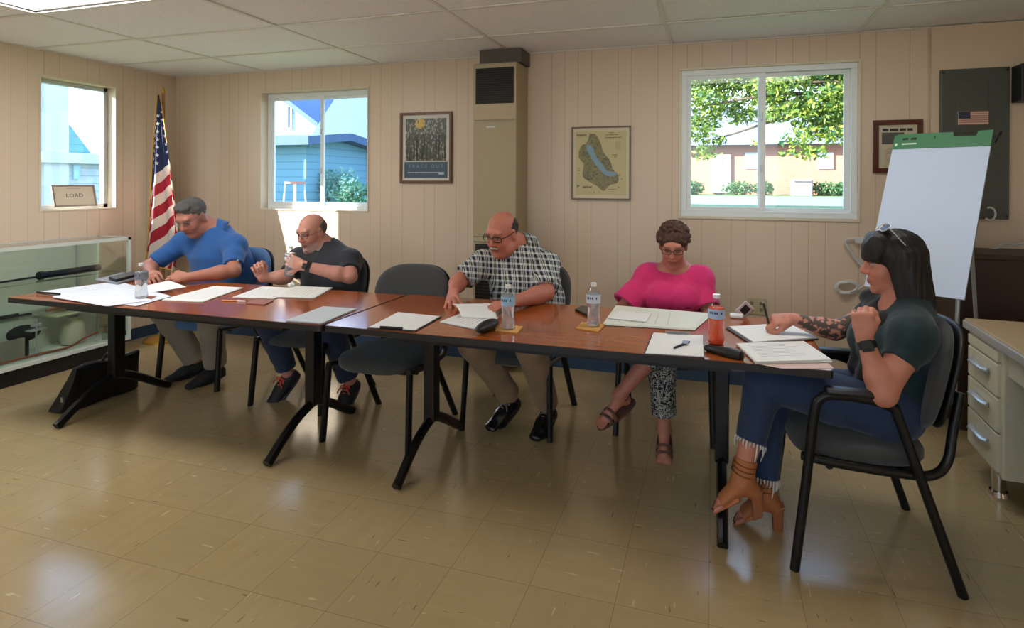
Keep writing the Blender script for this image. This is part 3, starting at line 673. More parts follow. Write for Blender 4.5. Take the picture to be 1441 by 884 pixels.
# outlets
m_sock=mat('socket brown',(128,116,88),.5)
def outlet(x,z,w,h,label,n=2,cat='outlet'):
    t=thing('wall_outlet',label,cat,(x,0,z)); k=B(); k.box((x-w/2,-.008,z-h/2),(x+w/2,-.0005,z+h/2),.002); obj('cover_plate',k,mat('ivory plate',(188,176,140),.4),t)
    for i in range(n):
        xx=x+(i-(n-1)/2)*w/ n
        for s in (-1,1):
            k=B(); k.box((xx-.012,-.0105,z+s*.022-.012),(xx+.012,-.007,z+s*.022+.012),.001); obj('socket',k,m_sock,t)
    return t
outlet(4.255,.565,.13,.115,'double ivory outlet plate on the wall below the right window')
outlet(1.73,.60,.11,.15,'small tan outlet box on the wall right of the second chair',1)
# cords on the wall (white bundled cords)
m_cord=mat('white cord',(206,204,198),.45)
def Wp(a,b_,y=-.03): p=at(a,b_,1,y); return (p.x,p.y,p.z)
k=B(); k.tube(bez([Wp(1240,400),Wp(1222,383),Wp(1205,366),Wp(1195,350),Wp(1190,338),Wp(1205,336),Wp(1225,340),Wp(1248,352)],5),.007,8); k.tube(bez([Wp(1188,340,-.035),Wp(1196,352,-.04),Wp(1214,372,-.035),Wp(1226,392,-.03)],5),.006,8); k.box(Vector(Wp(1204,342,-.045)),Vector(Wp(1216,334,-.02)))
tag(obj('cord_bundle',k,m_cord,smooth=True),'white cord hung in a loose triangle on the wall behind the dark haired head','cord','white cords on the wall')
k=B()
for q,(ra,rb) in enumerate(((17,9),(14,7))):
    k.tube([Wp(1192+ra*math.cos(2*PI*i/20),404+rb*math.sin(2*PI*i/20),-.02-.012*q) for i in range(20)],.006,8,closed=True)
k.tube(bez([Wp(1208,408),Wp(1216,402),Wp(1228,398),Wp(1240,405)],5),.006,8); k.tube([Wp(1182,412,-.04),Wp(1196,413,-.045)],.01,8); k.tube([Wp(1182,398,-.04),Wp(1192,398,-.045)],.01,8)
tag(obj('coiled_cord',k,m_cord,smooth=True),'white cord coiled in a flat oval on the wall above the outlet','cord','white cords on the wall')
k=B(); k.tube(bez([Wp(1385,352,-.08),Wp(1400,350,-.1),Wp(1414,343,-.1),Wp(1428,344,-.1),Wp(1445,341,-.1),Wp(1470,338,-.1)],5),.007,8)
tag(obj('power_cable',k,m_cord,smooth=True),'white cord trailing across the wall just above the brown cabinet','cord','white cords on the wall')
k=B(); k.tube([Wp(1393+8*math.cos(a),301+9*math.sin(a),-.1) for a in [x*.4-2 for x in range(12)]],.006,8)
tag(obj('hooked_cord',k,m_cord,smooth=True),'short curl of white cord at the right edge of the flip chart','cord','white cords on the wall')
# framed sign on left sill
t=thing('framed_sign','small pewter framed LOAD sign leaning on the left window sill','sign',(-1.09,-.92,1.2))
bx=frame_mtx((-1.075,-.93,1.2),(0.0,1,0),(-.28,0,1)) # x along wall, y up leaning back
bx=frame_mtx(at(107,291,0,-1.072),(.12,1,0),(-.28,0,1))
def sgn(x0_,x1_,y0_,y1_,z0_,z1_,m,nm,par=t,bev=.0015):
    k=B(); k.box((x0_,y0_,z0_),(x1_,y1_,z1_),bev,bx); return obj(nm,k,m,par)
sw_,sh_=.30,.185
k=B()
for q in (((-sw_/2,0,0),(sw_/2,.014,.012)),((-sw_/2,sh_-.014,0),(sw_/2,sh_,.012)),((-sw_/2,0,0),(-sw_/2+.014,sh_,.012)),((sw_/2-.014,0,0),(sw_/2,sh_,.012))): k.box(q[0],q[1],.002,bx)
obj('sign_frame',k,mat('pewter frame',(150,136,118),.4,.3),t)
k=B(); k.box((-sw_/2+.01,.01,.001),(sw_/2-.01,sh_-.01,.006),0,bx); obj('sign_card',k,mat('card cream',(208,196,172),.6),t)
bm=text_bm('LOAD',.045,bx@Matrix.Translation((0,sh_*.5,.0065)),.0003); obj('sign_text',bm,mat('sign ink',(70,66,60),.6),t)
k=B(); k.box((-.05,sh_*.83,.006),(.05,sh_*.86,.0068),0,bx); obj('sign_small_text',k,mat('sign ink pale',(120,112,100),.6),t)
# ---------------- flag
FY=-.35
t=thing('flag_on_pole','stars and stripes flag with gold fringe draped on a pole in the corner','flag',(-.78,FY,0))
m_gold=mat('brass',(196,150,70),.3,.7); m_pole=mat('pole wood',(150,110,64),.4)
ptop=at(230,133,1,FY); 
k=B(); k.cyl((ptop.x,FY,.06),(ptop.x,FY,ptop.z),.013,n=12); obj('pole',k,m_pole,t,smooth=True)
k=B(); k.lathe([(.15,0),(.15,.015),(.12,.035),(.05,.05),(.02,.09),(0,.09)],(ptop.x,FY,0)); obj('pole_base',k,m_gold,t,smooth=True)
k=B(); k.lathe([(.012,0),(.018,.008),(.01,.018),(.013,.03),(.009,.05),(.0,.075)],(ptop.x,FY,ptop.z)); obj('finial',k,m_gold,t,smooth=True)
def flag_mat():
    m,nt,bs=newmat('flag cloth'); N=nt.nodes; uv=N.new('ShaderNodeUVMap'); sp=N.new('ShaderNodeSeparateXYZ'); nt.links.new(uv.outputs[0],sp.inputs[0])
    u,v=sp.outputs[0],sp.outputs[1]   # metres: u across to the right, v down from the apex
    s=mathn(nt,'ADD',v,mathn(nt,'MULTIPLY',u,1.15))    # diagonal of the hanging flag
    stripe=mathn(nt,'LESS_THAN',mathn(nt,'FRACT',mathn(nt,'DIVIDE',mathn(nt,'SUBTRACT',s,.74),.205)),.5)
    c=mixc(nt,stripe,srgb(168,26,48),srgb(222,212,200))
    can=mathn(nt,'LESS_THAN',s,.74); c=mixc(nt,can,c,srgb(28,40,84)); nt.links.new(c,bs.inputs['Base Color']); bs.inputs['Roughness'].default_value=.75
    tr=N.new('ShaderNodeBsdfTranslucent'); nt.links.new(c,tr.inputs[0]); mx=N.new('ShaderNodeMixShader'); mx.inputs[0].default_value=.3
    out=[n for n in N if n.type=='OUTPUT_MATERIAL'][0]; nt.links.new(bs.outputs[0],mx.inputs[1]); nt.links.new(tr.outputs[0],mx.inputs[2]); nt.links.new(mx.outputs[0],out.inputs[0]); return m
zt_=ptop.z-.01; 
def flag_pt(u,v,off=0):
    "u 0..1 across, v 0..1 down"
    H=1.50; z=zt_-v*H
    xl=-.015-.155*min(v,1)**1.0; xr=.012+.33*v**.9*(1-.25*max(0,v-.75)/.25)
    x=ptop.x+xl+(xr-xl)*u
    fold=.045*v*math.sin(u*9.5+v*1.2)+.02*v*math.sin(u*23+1)
    return Vector((x,FY-.045-.05*v*(1-abs(u-.4))+fold-off,z-.06*u*v))
k=B(); k.sheet(lambda u,v:flag_pt(u,v),64,90,uv=lambda u,v:((flag_pt(u,v).x-ptop.x),zt_-flag_pt(u,v).z))
fl=obj('flag_cloth',k,flag_mat(),t,smooth='all',solid=.0015)
k=B(); rws=[(u_,v_) for u_ in (.16,.52,.86) for v_ in [i/11 for i in range(11)]]
for i in range(9):
    for j,u_ in enumerate((.13,.47,.8)):
        vv=.10+i*.046+(.023 if j%2 else 0); p=flag_pt(u_,vv)
        if (zt_-p.z)+1.15*(p.x-ptop.x)>.70: continue
        du=(flag_pt(u_+.02,vv)-flag_pt(u_-.02,vv)).normalized(); dv=(flag_pt(u_,vv-.02)-flag_pt(u_,vv+.02)).normalized(); nn=du.cross(dv)
        if nn.y>0: nn=-nn
        if p.x-flag_pt(0,vv).x<.012 : continue
        R_=.019 if vv>.12 else .012
        P=[p+nn*.003+(du*math.sin(a*PI/5)+dv*math.cos(a*PI/5))*(R_ if a%2==0 else R_*.42) for a in range(10)]
        k.prism(P,nn*.001)
obj('stars',k,mat('star white',(226,228,236),.7),fl)
k=B(); k.tube([flag_pt(0,v/40) for v in range(41)],.007,6); k.tube([flag_pt(1,v/40) for v in range(12)],.004,6); k.tube([flag_pt(u/20,1) for u in range(21)],.008,6); obj('fringe',k,mat('gold fringe',(202,150,60),.6,.2),fl)
pt=at(209,357,1,FY-.1)
k=B(); k.ball(pt,(.018,.018,.016)); k.lathe([(.008,0),(.02,-.01),(.022,-.05),(0,-.05)],pt); k.tube([flag_pt(0,.95),pt],.003,6); obj('tassel',k,m_gold,t,smooth=True)
# ---------------- flip chart easel
m_sheet=mat('flip chart paper',(198,214,238),.7); m_green=mat('green header',(44,120,74),.5)
t=thing('flip_chart_easel','blank white flip chart pad with green header on a silver easel','easel',(5.12,-.6,0))
tl=Vector((4.945,-.50,1.70)); 
pTL=at(1260,190,1,-.47); pTR=at(1398,184,1,-.70); pBR=at(1357,422,1,-.93); 
dz=(pTR-pTL); across=dz; down=pBR-pTR; pBL=pTL+down
nrm=across.cross(down).normalized()
if nrm.y>0: nrm=-nrm
def pad(u,v,w): return pTL+across*u+down*v+nrm*w
def padbox(u0,u1,v0,v1,w0,w1,nm,m,par=t):
    k=B(); a=[pad(u,v,w) for u in (u0,u1) for v in (v0,v1) for w in (w0,w1)]
    vs=[k.bm.verts.new(p) for p in a]
    for q in ((0,1,3,2),(4,6,7,5),(0,4,5,1),(2,3,7,6),(0,2,6,4),(1,5,7,3)): k._f([vs[i] for i in q])
    return obj(nm,k,m,par)
padbox(0,1,.075,1,-.012,.001,'paper_pad',m_sheet)
padbox(.0,1,.07,.985,-.02,-.0125,'backing_board',mat('grey board',(120,112,116),.6))
k=B(); poly=[(0,0),(.62,.0),(.64,.028),(.86,.028),(.88,.0),(1.0,0.0),(1.0,.1),(0,.1)]
poly=[(0.0,.012),(.05,.0),(.62,.0),(.63,.03),(.85,.03),(.86,.0),(1.0,-.005),(1.0,.095),(0,.1)]
k.prism([pad(u,v,.006) for u,v in poly],nrm*-.018)
hd=obj('header_clip',k,m_green,t)
k=B()
for u0,u1 in ((.10,.16),(.19,.25)): k.prism([pad(u,v,.0065) for u,v in ((u0,.028),(u1,.026),(u1,.040),(u0,.042))],nrm*.001)
k.prism([pad(.44+.008*math.cos(a*PI/4),.03+.008*math.sin(a*PI/4),.0065) for a in range(8)],nrm*.001)
obj('header_slots',k,m_dark,hd)
ex=across.normalized(); ey=(-down).normalized()
k=B(); k.prism([pad(u,v,.0066) for u,v in ((.10,.064),(.26,.062),(.26,.072),(.10,.074))],nrm*.0004); obj('header_text',k,mat('header print',(190,226,200),.5),hd)
k=B(); k.prism([pad(.035+.015*math.cos(a*PI/3),.072+.011*math.sin(a*PI/3),.0066) for a in range(6)],nrm*.0005); obj('header_mark',k,mat('header print2',(190,226,200),.5),hd)
legs=[((pad(.30,.9,-.03)),(4.98,-.60,0)),((pad(.70,.95,-.03)),(5.169,-.761,0)),((pad(.55,.1,-.06)),(5.33,-.47,0))]
tp=pad(.5,.04,-.03)
for a_,f_ in ((pad(.72,.05,-.03),Vector((5.169,-.765,.02))),(pad(.2,.05,-.03),Vector((4.93,-.62,.02)))):
    k=B(); k.tube([a_,f_],.011,10); k.cyl(f_-Vector((0,0,.02)),f_+Vector((0,0,.01)),.014,n=10); obj('leg',k,m_alu,t,smooth=True)
rf=Vector((5.28,-.455,.02)); k=B(); k.tube([pad(.9,.5,-.03),(5.258+.14,-.46,.5),(5.42,-.455,.02)],.010,10); k.cyl((5.42,-.455,0),(5.42,-.455,.03),.014,n=10); obj('leg',k,m_alu,t,smooth=True)
k=B(); k.tube([pad(.25,.98,-.025),pad(.85,.9,-.025)],.008,8); obj('cross_brace',k,m_alu,t,smooth=True)
k=B(); k.tube(bez([pad(1.0,.04,-.01),pad(1.06,.03,-.01),pad(1.07,.0,-.01),pad(1.03,.07,-.015)],4),.005,6); obj('pad_hook',k,m_black,t,smooth=True)
# ---------------- black bag under table 1
m_bag=mat('black bag cloth',(12,12,13),.55,bump=.6,bscale=60)
t=thing('black_briefcase','soft black briefcase slumped on the floor against the left table leg','bag',(.2,-1.6,0))
pa=[at(88,590,1,-1.70),at(112,520,1,-1.66),at(205,500,1,-1.40),at(208,548,1,-1.38)]
def bagpt(u,v,side):
    bot=Vector((.09,-1.74,0)).lerp(Vector((.10,-1.27,0)),u); top=Vector((.21,-1.70,.27)).lerp(Vector((.16,-1.27,.25)),u)
    p=bot.lerp(top,v); wdt=.075*(1-.55*v)*(1-abs(2*u-1)**6*.35)
    p.x+=side*wdt+.012*math.sin(u*9+v*3); p.z+=.006+.012*math.sin(u*7)*v; return p
k=B(); rings=[]
for i in range(13):
    u=i/12; rings.append([k.bm.verts.new(bagpt(u,v,s)) for v,s in ((0,-1),(.3,-1.12),(.7,-1),(.97,-.8),(1,-.3),(1,.3),(.97,.8),(.7,1),(.3,1.12),(0,1))])
k.skin(rings); bg_=obj('bag_body',k,m_bag,t,smooth=True)
k=B(); k.tube(bez([bagpt(.35,1,1),bagpt(.38,1,1)+Vector((.0,0,.03)),bagpt(.5,1,0)+Vector((.0,0,.045)),bagpt(.62,1,1)+Vector((0,0,.03)),bagpt(.65,1,1)],5),.009,8); obj('handle',k,m_blackpl,t,smooth=True)
k=B(); k.prism([bagpt(.06,.97,1)+Vector((.004,0,0)),bagpt(.94,.97,1)+Vector((.004,0,0)),bagpt(.9,.45,1.12)+Vector((.006,0,0)),bagpt(.1,.45,1.12)+Vector((.006,0,0))],(.003,0,0)); obj('flap',k,m_bag,t)
k=B(); k.tube([bagpt(.1,.98,0)+Vector((0,0,.004)),bagpt(.9,.98,0)+Vector((0,0,.004))],.004,6); k.box(bagpt(0,.3,.5)+Vector((-.006,-.012,-.01)),bagpt(0,.3,.5)+Vector((.012,.0,.02))); obj('zip',k,m_steel,t)
# ================================================================= OUTDOORS
def gz(Y):
    if Y<5: return -.3
    if Y<16: t=(Y-5)/11; return -.3+.95*(t*t*(3-2*t))
    return .65+(Y-16)*.0175
m_grass=mat('lawn',(84,112,58),.95,noise=.35,nscale=3); m_road=mat('asphalt',(104,108,120),.9,noise=.1,nscale=2)
ys=[.16,2,5,7,9,11,13,15]; 
def ground(name,ys,m,dz=0):
    k=B(); rows=[]
    for y in ys: rows.append([k.bm.verts.new((x,y,gz(y)+dz)) for x in (-60,60)])
    for a,b_ in zip(rows,rows[1:]): k._f([a[0],a[1],b_[1],b_[0]])
    return struct(name,k,m)
ground('ground_1',ys+[17],m_grass); ground('ground_2',[17,25.5],m_road); ground('ground_3',[25.5,27,60],m_grass)
k=B(); k.box((-60,-30,-.4),(XL-TH,.16,-.3)); struct('ground_4',k,m_grass)
k=B(); k.box((XR+TH,-30,-.4),(60,.16,-.3)); struct('ground_5',k,m_grass)
# brick building across the street
m_brick,nt,bs=newmat('brick'); br=nt.nodes.new('ShaderNodeTexBrick'); tc=nt.nodes.new('ShaderNodeTexCoord'); mp=nt.nodes.new('ShaderNodeMapping'); mp.inputs['Rotation'].default_value=(PI/2,0,0)
nt.links.new(tc.outputs['Object'],mp.inputs[0]); nt.links.new(mp.outputs[0],br.inputs['Vector']); br.inputs['Scale'].default_value=4
br.inputs['Color1'].default_value=srgb(168,112,90); br.inputs['Color2'].default_value=srgb(156,102,80); br.inputs['Mortar'].default_value=srgb(170,146,130); nt.links.new(br.outputs[0],bs.inputs['Base Color']); bs.inputs['Roughness'].default_value=.9
m_roof=mat('grey shingle',(104,110,122),.9,noise=.15,nscale=8); m_wsid=mat('white siding',(190,196,200),.7); m_bsid=mat('pale blue siding',(150,196,214),.7); m_win=mat('dark window',(60,80,96),.2)
YBK=28; g=gz(YBK)
t=thing('brick_house','low pink brick building with a white door across the street seen through the right window','building',(10,YBK,g))
L_=at(930,230,1,YBK).x; R_=at(1290,230,1,YBK).x; top=at(1080,203,1,YBK).z
k=B(); k.box((L_,YBK,g-.3),(R_,YBK+8,top)); obj('wall',k,m_brick,t)
k=B(); k.prism([(L_-.6,YBK-.7,top-.05),(L_-.6,YBK+4,top+2.6),(L_-.6,YBK+8.6,top-.05)],(R_-L_+1.2,0,0)); obj('roof',k,m_roof,t)
d0=at(1003,218,1,YBK);d1=at(1028,272,1,YBK)
k=B(); k.box((d0.x,YBK-.12,d1.z),(d1.x,YBK-.01,d0.z)); dr=obj('entry_door',k,m_wsid,t)
k=B(); k.box((d0.x+.1,YBK-.16,d1.z+1.5),(d0.x+.5,YBK-.11,d0.z-.25)); obj('door_pane',k,m_bsid,dr)
for a in (1048,1150):
    p0=at(a,215,1,YBK);p1=at(a+22,238,1,YBK); k=B(); k.box((p0.x,YBK-.08,p1.z),(p1.x,YBK-.01,p0.z)); obj('window',k,m_wsid,t)
p0=at(1114,253,1,26.8);p1=at(1142,271,1,26.8); k=B(); k.box((p0.x,26.4,gz(26.8)-.05),(p1.x,27.2,p0.z),.05); k.box((p0.x+.05,26.35,p0.z-.1),(p1.x-.05,27.25,p0.z+.03),.02)
tag(obj('stone_planter',k,mat('grey stone',(120,118,122),.9,noise=.2)),'grey boxy stone planter on the verge before the brick building','planter')
m_leafs=[]
def leaf_mat(name,c1,c2,tr=.4):
    m,nt,bs=newmat(name); g_=nt.nodes.new('ShaderNodeNewGeometry'); c=mixc(nt,g_.outputs['Random Per Island'],c1,c2); nt.links.new(c,bs.inputs['Base Color']); bs.inputs['Roughness'].default_value=.6
    t_=nt.nodes.new('ShaderNodeBsdfTranslucent'); nt.links.new(c,t_.inputs[0]); mx=nt.nodes.new('ShaderNodeMixShader'); mx.inputs[0].default_value=tr
    out=[n for n in nt.nodes if n.type=='OUTPUT_MATERIAL'][0]; nt.links.new(bs.outputs[0],mx.inputs[1]); nt.links.new(t_.outputs[0],mx.inputs[2]); nt.links.new(mx.outputs[0],out.inputs[0]); return m
def leaves(name,blobs,n,size,m,parent,seed=1):
    rr=np.random.default_rng(seed); V=[];F=[]
    wts=np.array([b_[1][0]*b_[1][1]*b_[1][2] for b_ in blobs]); wts=wts/wts.sum(); ids=rr.choice(len(blobs),n,p=wts)
    for i in range(n):
        c,r=blobs[ids[i]]; d=rr.normal(size=3); d/=np.linalg.norm(d); q=np.array(c)+d*np.array(r)*rr.random()**.45
        a=rr.normal(size=3); a/=np.linalg.norm(a); b_=np.cross(a,rr.normal(size=3)); b_/=np.linalg.norm(b_); s=size*rr.uniform(.6,1.3)
        j=len(V); V+= [q-a*s,q+b_*s*.45,q+a*s,q-b_*s*.45]; F.append((j,j+1,j+2,j+3))
    me=bpy.data.meshes.new(name); me.from_pydata([tuple(v) for v in V],[],F); o=link(name,me,m,parent); return o
m_leaf=leaf_mat('maple leaves',srgb(40,92,52),srgb(150,164,60)); m_leafd=leaf_mat('shrub leaves',srgb(56,98,64),srgb(104,140,84)); m_bark=mat('bark',(96,80,66),.9)
# tree in front
t=thing('maple_tree','leafy green and yellow maple tree whose boughs hang across the right window view','tree',(7.2,10.5,gz(10)))
def tw(a,b_,Y): p=at(a,b_,1,Y); return (p.x,p.y,p.z)
bl=[]
for (a,b_,Y,r) in ((985,140,10,.5),(975,185,10,.42),(1010,125,11,.5),(1000,200,10,.34),(1040,110,11,.55),(1045,165,10.5,.35),(1095,120,10,.55),(1130,100,10.5,.7),(1170,140,10,.6),(1130,155,10,.45),(1180,190,10,.38),(1120,195,9.6,.32),(1090,165,10.2,.3),(1150,215,9.6,.26),(1105,215,9.6,.16),(1180,105,11,.7),(1220,140,10.5,.9),(1240,90,10.5,1.0),(1010,90,11.5,.8),(1090,70,11,1.0),(960,110,11,.8),(1005,218,9.8,.16),(1060,200,9.9,.15),(1030,150,10.8,.5),(985,170,10.6,.5),(1150,180,10.3,.5),(1100,150,10.6,.6),(1070,130,11,.5),(1130,215,10,.3),(990,215,10.2,.3),(1175,160,10.2,.6)):
    bl.append((tw(a,b_,Y),(r*1.25,r*1.1,r*.62)))
leaves('crown',bl,20000,.075,m_leaf,t,2)
k=B(); cx_,cy_,cz_=tw(1300,250,10.5); base=Vector((cx_,10.5,gz(10.5))); top_=Vector(tw(1290,60,10.5))
k.tube([base,base.lerp(top_,.5)+Vector((.1,0,0)),top_],[.26,.2,.12],10); obj('trunk',k,m_bark,t,smooth=True)
for e in ((985,150),(1100,120),(1130,195),(1010,195),(1180,190),(1090,70)):
    k=B(); s0=base.lerp(top_,.55+.1*random.random()); k.tube(bez([s0,s0.lerp(Vector(tw(e[0],e[1]-30,10.3)),.5)+Vector((0,0,.25)),tw(e[0],e[1],10.1)],5),[.07*(1-i/11*.8) for i in range(11)],6); obj('bough',k,m_bark,t,smooth=True)
for (a,w_) in ((975,14),(1040,22),(1075,12),(1165,22),(1188,10)):
    s=thing('low_shrub','low green shrub at the foot of the brick building','shrub',(at(a,268,1,27).x,27,gz(27)),0,'shrubs along the brick building')
    c=at(a,268,1,27); leaves('foliage',[((c.x,27,gz(27)+.35),(w_*.045,.4,.4))],700,.09,m_leafd,s,a)
    k=B(); k.tube([(c.x,27,gz(27)-.05),(c.x,27,gz(27)+.4)],.05,6); obj('stem',k,m_bark,s)
# ---- houses seen through the left windows
def siding(name,c):
    m,nt,bs=newmat(name); tc=nt.nodes.new('ShaderNodeTexCoord'); sp=nt.nodes.new('ShaderNodeSeparateXYZ'); nt.links.new(tc.outputs['Object'],sp.inputs[0])
    fr=mathn(nt,'FRACT',mathn(nt,'MULTIPLY',sp.outputs[2],6)); k_=mathn(nt,'LESS_THAN',fr,.12); nt.links.new(mixc(nt,k_,c,tuple(v*.7 for v in c[:3])),bs.inputs['Base Color']); bs.inputs['Roughness'].default_value=.7; return m
m_s1=siding('white clapboard',srgb(176,192,202)); m_s2=siding('shade blue clapboard',srgb(104,152,176)); m_r2=mat('shade blue roof',(66,92,126),.8,noise=.15,nscale=6)  # blue of second siding and roof: shade put into the colour
def gable_house(name,label,x0,x1,y0,y1,zb_,ze,zr,mw,mr,ridge='Y',wins=()):
    t=thing(name,label,'house',((x0+x1)/2,(y0+y1)/2,zb_)); k=B()
    if ridge=='Y':
        xm=(x0+x1)/2; k.prism([(x0,y0,zb_),(x1,y0,zb_),(x1,y0,ze),(xm,y0,zr),(x0,y0,ze)],(0,y1-y0,0)); obj('wall',k,mw,t)
        k=B(); o=.35; sl=(zr-ze)/(xm-x0)
        k.prism([(x0-o,y0-o,ze-o*sl),(xm,y0-o,zr),(x1+o,y0-o,ze-o*sl),(x1+o,y0-o,ze-o*sl+.18),(xm,y0-o,zr+.18),(x0-o,y0-o,ze-o*sl+.18)],(0,y1-y0+2*o,0)); obj('roof',k,mr,t)
    else:
        ym=(y0+y1)/2; k.prism([(x0,y0,zb_),(x0,y1,zb_),(x0,y1,ze),(x0,ym,zr),(x0,y0,ze)],(x1-x0,0,0)); obj('wall',k,mw,t)
        k=B(); o=.35; sl=(zr-ze)/(ym-y0)
        k.prism([(x0-o,y0-o,ze-o*sl),(x0-o,ym,zr),(x0-o,y1+o,ze-o*sl),(x0-o,y1+o,ze-o*sl+.18),(x0-o,ym,zr+.18),(x0-o,y0-o,ze-o*sl+.18)],(x1-x0+2*o,0,0)); obj('roof',k,mr,t)
    for (a0,a1,c0,c1,yy) in wins:
        k=B(); k.box((a0,yy-.06,c0),(a1,yy+.02,c1)); wf=obj('window',k,m_wsid,t); k=B(); k.box((a0+.08,yy-.08,c0+.08),(a1-.08,yy-.05,c1-.08)); obj('window_pane',k,m_win,wf)
    return t
Y_=11.0; a=at(340,262,1,Y_).x; b_=at(444,262,1,Y_).x
zr=at(400,90,1,Y_).z
w0=at(404,148,1,Y_); w1_=at(412,183,1,Y_)
gable_house('white_house','white clapboard gabled house behind the left half of the back left window',a-5.0,b_,Y_,Y_+7,-.3,at(443,172,1,Y_).z,at(400,60,1,Y_).z,m_s1,m_r2,'Y',[(w0.x,w1_.x,w1_.z,w0.z,Y_)])
Y2=6.0; gx0=at(385,262,1,Y2).x; gx1=at(447,262,1,Y2).x
gable_house('garage','low garage coloured pale blue for shade in front of the white clapboard house',gx0-1.2,gx1-.3,Y2,Y2+2.2,-.3,at(400,203,1,Y2).z,at(400,194,1,Y2).z,m_s2,m_r2,'X')
Y3=9.0; hx0=at(456,262,1,Y3).x
gable_house('shade_blue_house','steep roofed clapboard house coloured shade blue behind the right half of the back left window',hx0-.2,hx0+6,Y3,Y3+5,-.3,at(490,205,1,Y3).z,at(490,90,1,Y3+2.5).z,m_s2,m_r2,'X')
for a_,n_ in ((462,1),(477,2),(491,3)):
    c=at(a_,233,1,6.5); s=thing('leafy_bush','rounded green bush before the pale clapboard house','bush',(c.x,6.5,-.2),0,'bushes behind the back left window')
    leaves('foliage',[((c.x,6.5,c.z-.45),(.26,.2,.42))],600,.05,leaf_mat('pale shrub leaves',srgb(110,160,160),srgb(150,196,190)),s,n_+50); k=B(); k.tube([(c.x,6.5,-.3),(c.x,6.5,c.z-.4)],.04,6); obj('stem',k,m_bark,s)
c=at(505,250,1,5.2); k=B()
s=thing('clipped_hedge','dark clipped hedge low in the right half of the back left window','hedge',(c.x,5.2,-.3)); leaves('foliage',[((c.x+.3*i-.3,5.2,c.z-.55),(.35,.3,.5)) for i in range(4)],1500,.05,leaf_mat('hedge leaves',srgb(40,84,66),srgb(70,120,90)),s,77)
k=B(); k.box((c.x-.5,5.1,-.3),(c.x+.9,5.3,c.z-.6)); obj('hedge_core',k,m_bark,s)
# patio chair / table outside window 1
c=at(415,262,1,3.5); t=thing('garden_table','small reddish garden table just outside the back left window','garden table',(c.x,3.5,-.3))
k=B(); tzz=at(415,256,1,3.5).z; k.cyl((c.x,3.5,tzz-.03),(c.x,3.5,tzz),.16,n=20); obj('table_top',k,mat('terracotta paint',(190,110,96),.6),t)
for s_ in (-1,1):
    for q in (-1,1): k=B(); k.tube([(c.x+s_*.1,3.5+q*.1,tzz-.02),(c.x+s_*.2,3.5+q*.2,gz(3.5))],.014,6); obj('leg',k,m_wsid,t)
# house left of the building (through the left wall window)
X3=-9.0; p0=at(57,262,0,X3); p1=at(150,262,0,X3)
t=thing('cyan_house','pale blue house with white corner boards seen through the left wall window','house',(X3,(p0.y+p1.y)/2,-.3))
g0=at(88,200,0,X3); g1=at(126,200,0,X3); apex=at(98,110,0,X3)
k=B(); k.box((X3-6,p0.y-4,-.3),(X3,p1.y+6,at(100,222,0,X3).z)); obj('wall',k,m_s1,t)
k=B(); yy0=at(60,222,0,X3).y; yy1=at(134,222,0,X3).y; za=at(100,222,0,X3).z; k.prism([(X3,yy0-1.6,za),(X3,yy1,za),(X3,(yy0+yy1)/2-.8,at(90,100,0,X3).z)],(-6,0,0)); obj('gable',k,siding('aqua clapboard',srgb(96,158,162)),t)
k=B(); pp=at(79,262,0,X3+.1); k.box((X3,pp.y-.22,-.3),(X3+.12,pp.y+.22,4.2)); obj('corner_board',k,m_wsid,t)
a0=at(101,232,0,X3);a1=at(110,252,0,X3); k=B(); k.box((X3,a0.y,a1.z),(X3+.06,a1.y,a0.z)); obj('window',k,m_bsid,t)
k=B(); k.box((X3,yy0-1.6,za-.12),(X3+.2,yy1+.2,za+.1)); obj('eave_board',k,m_wsid,t)
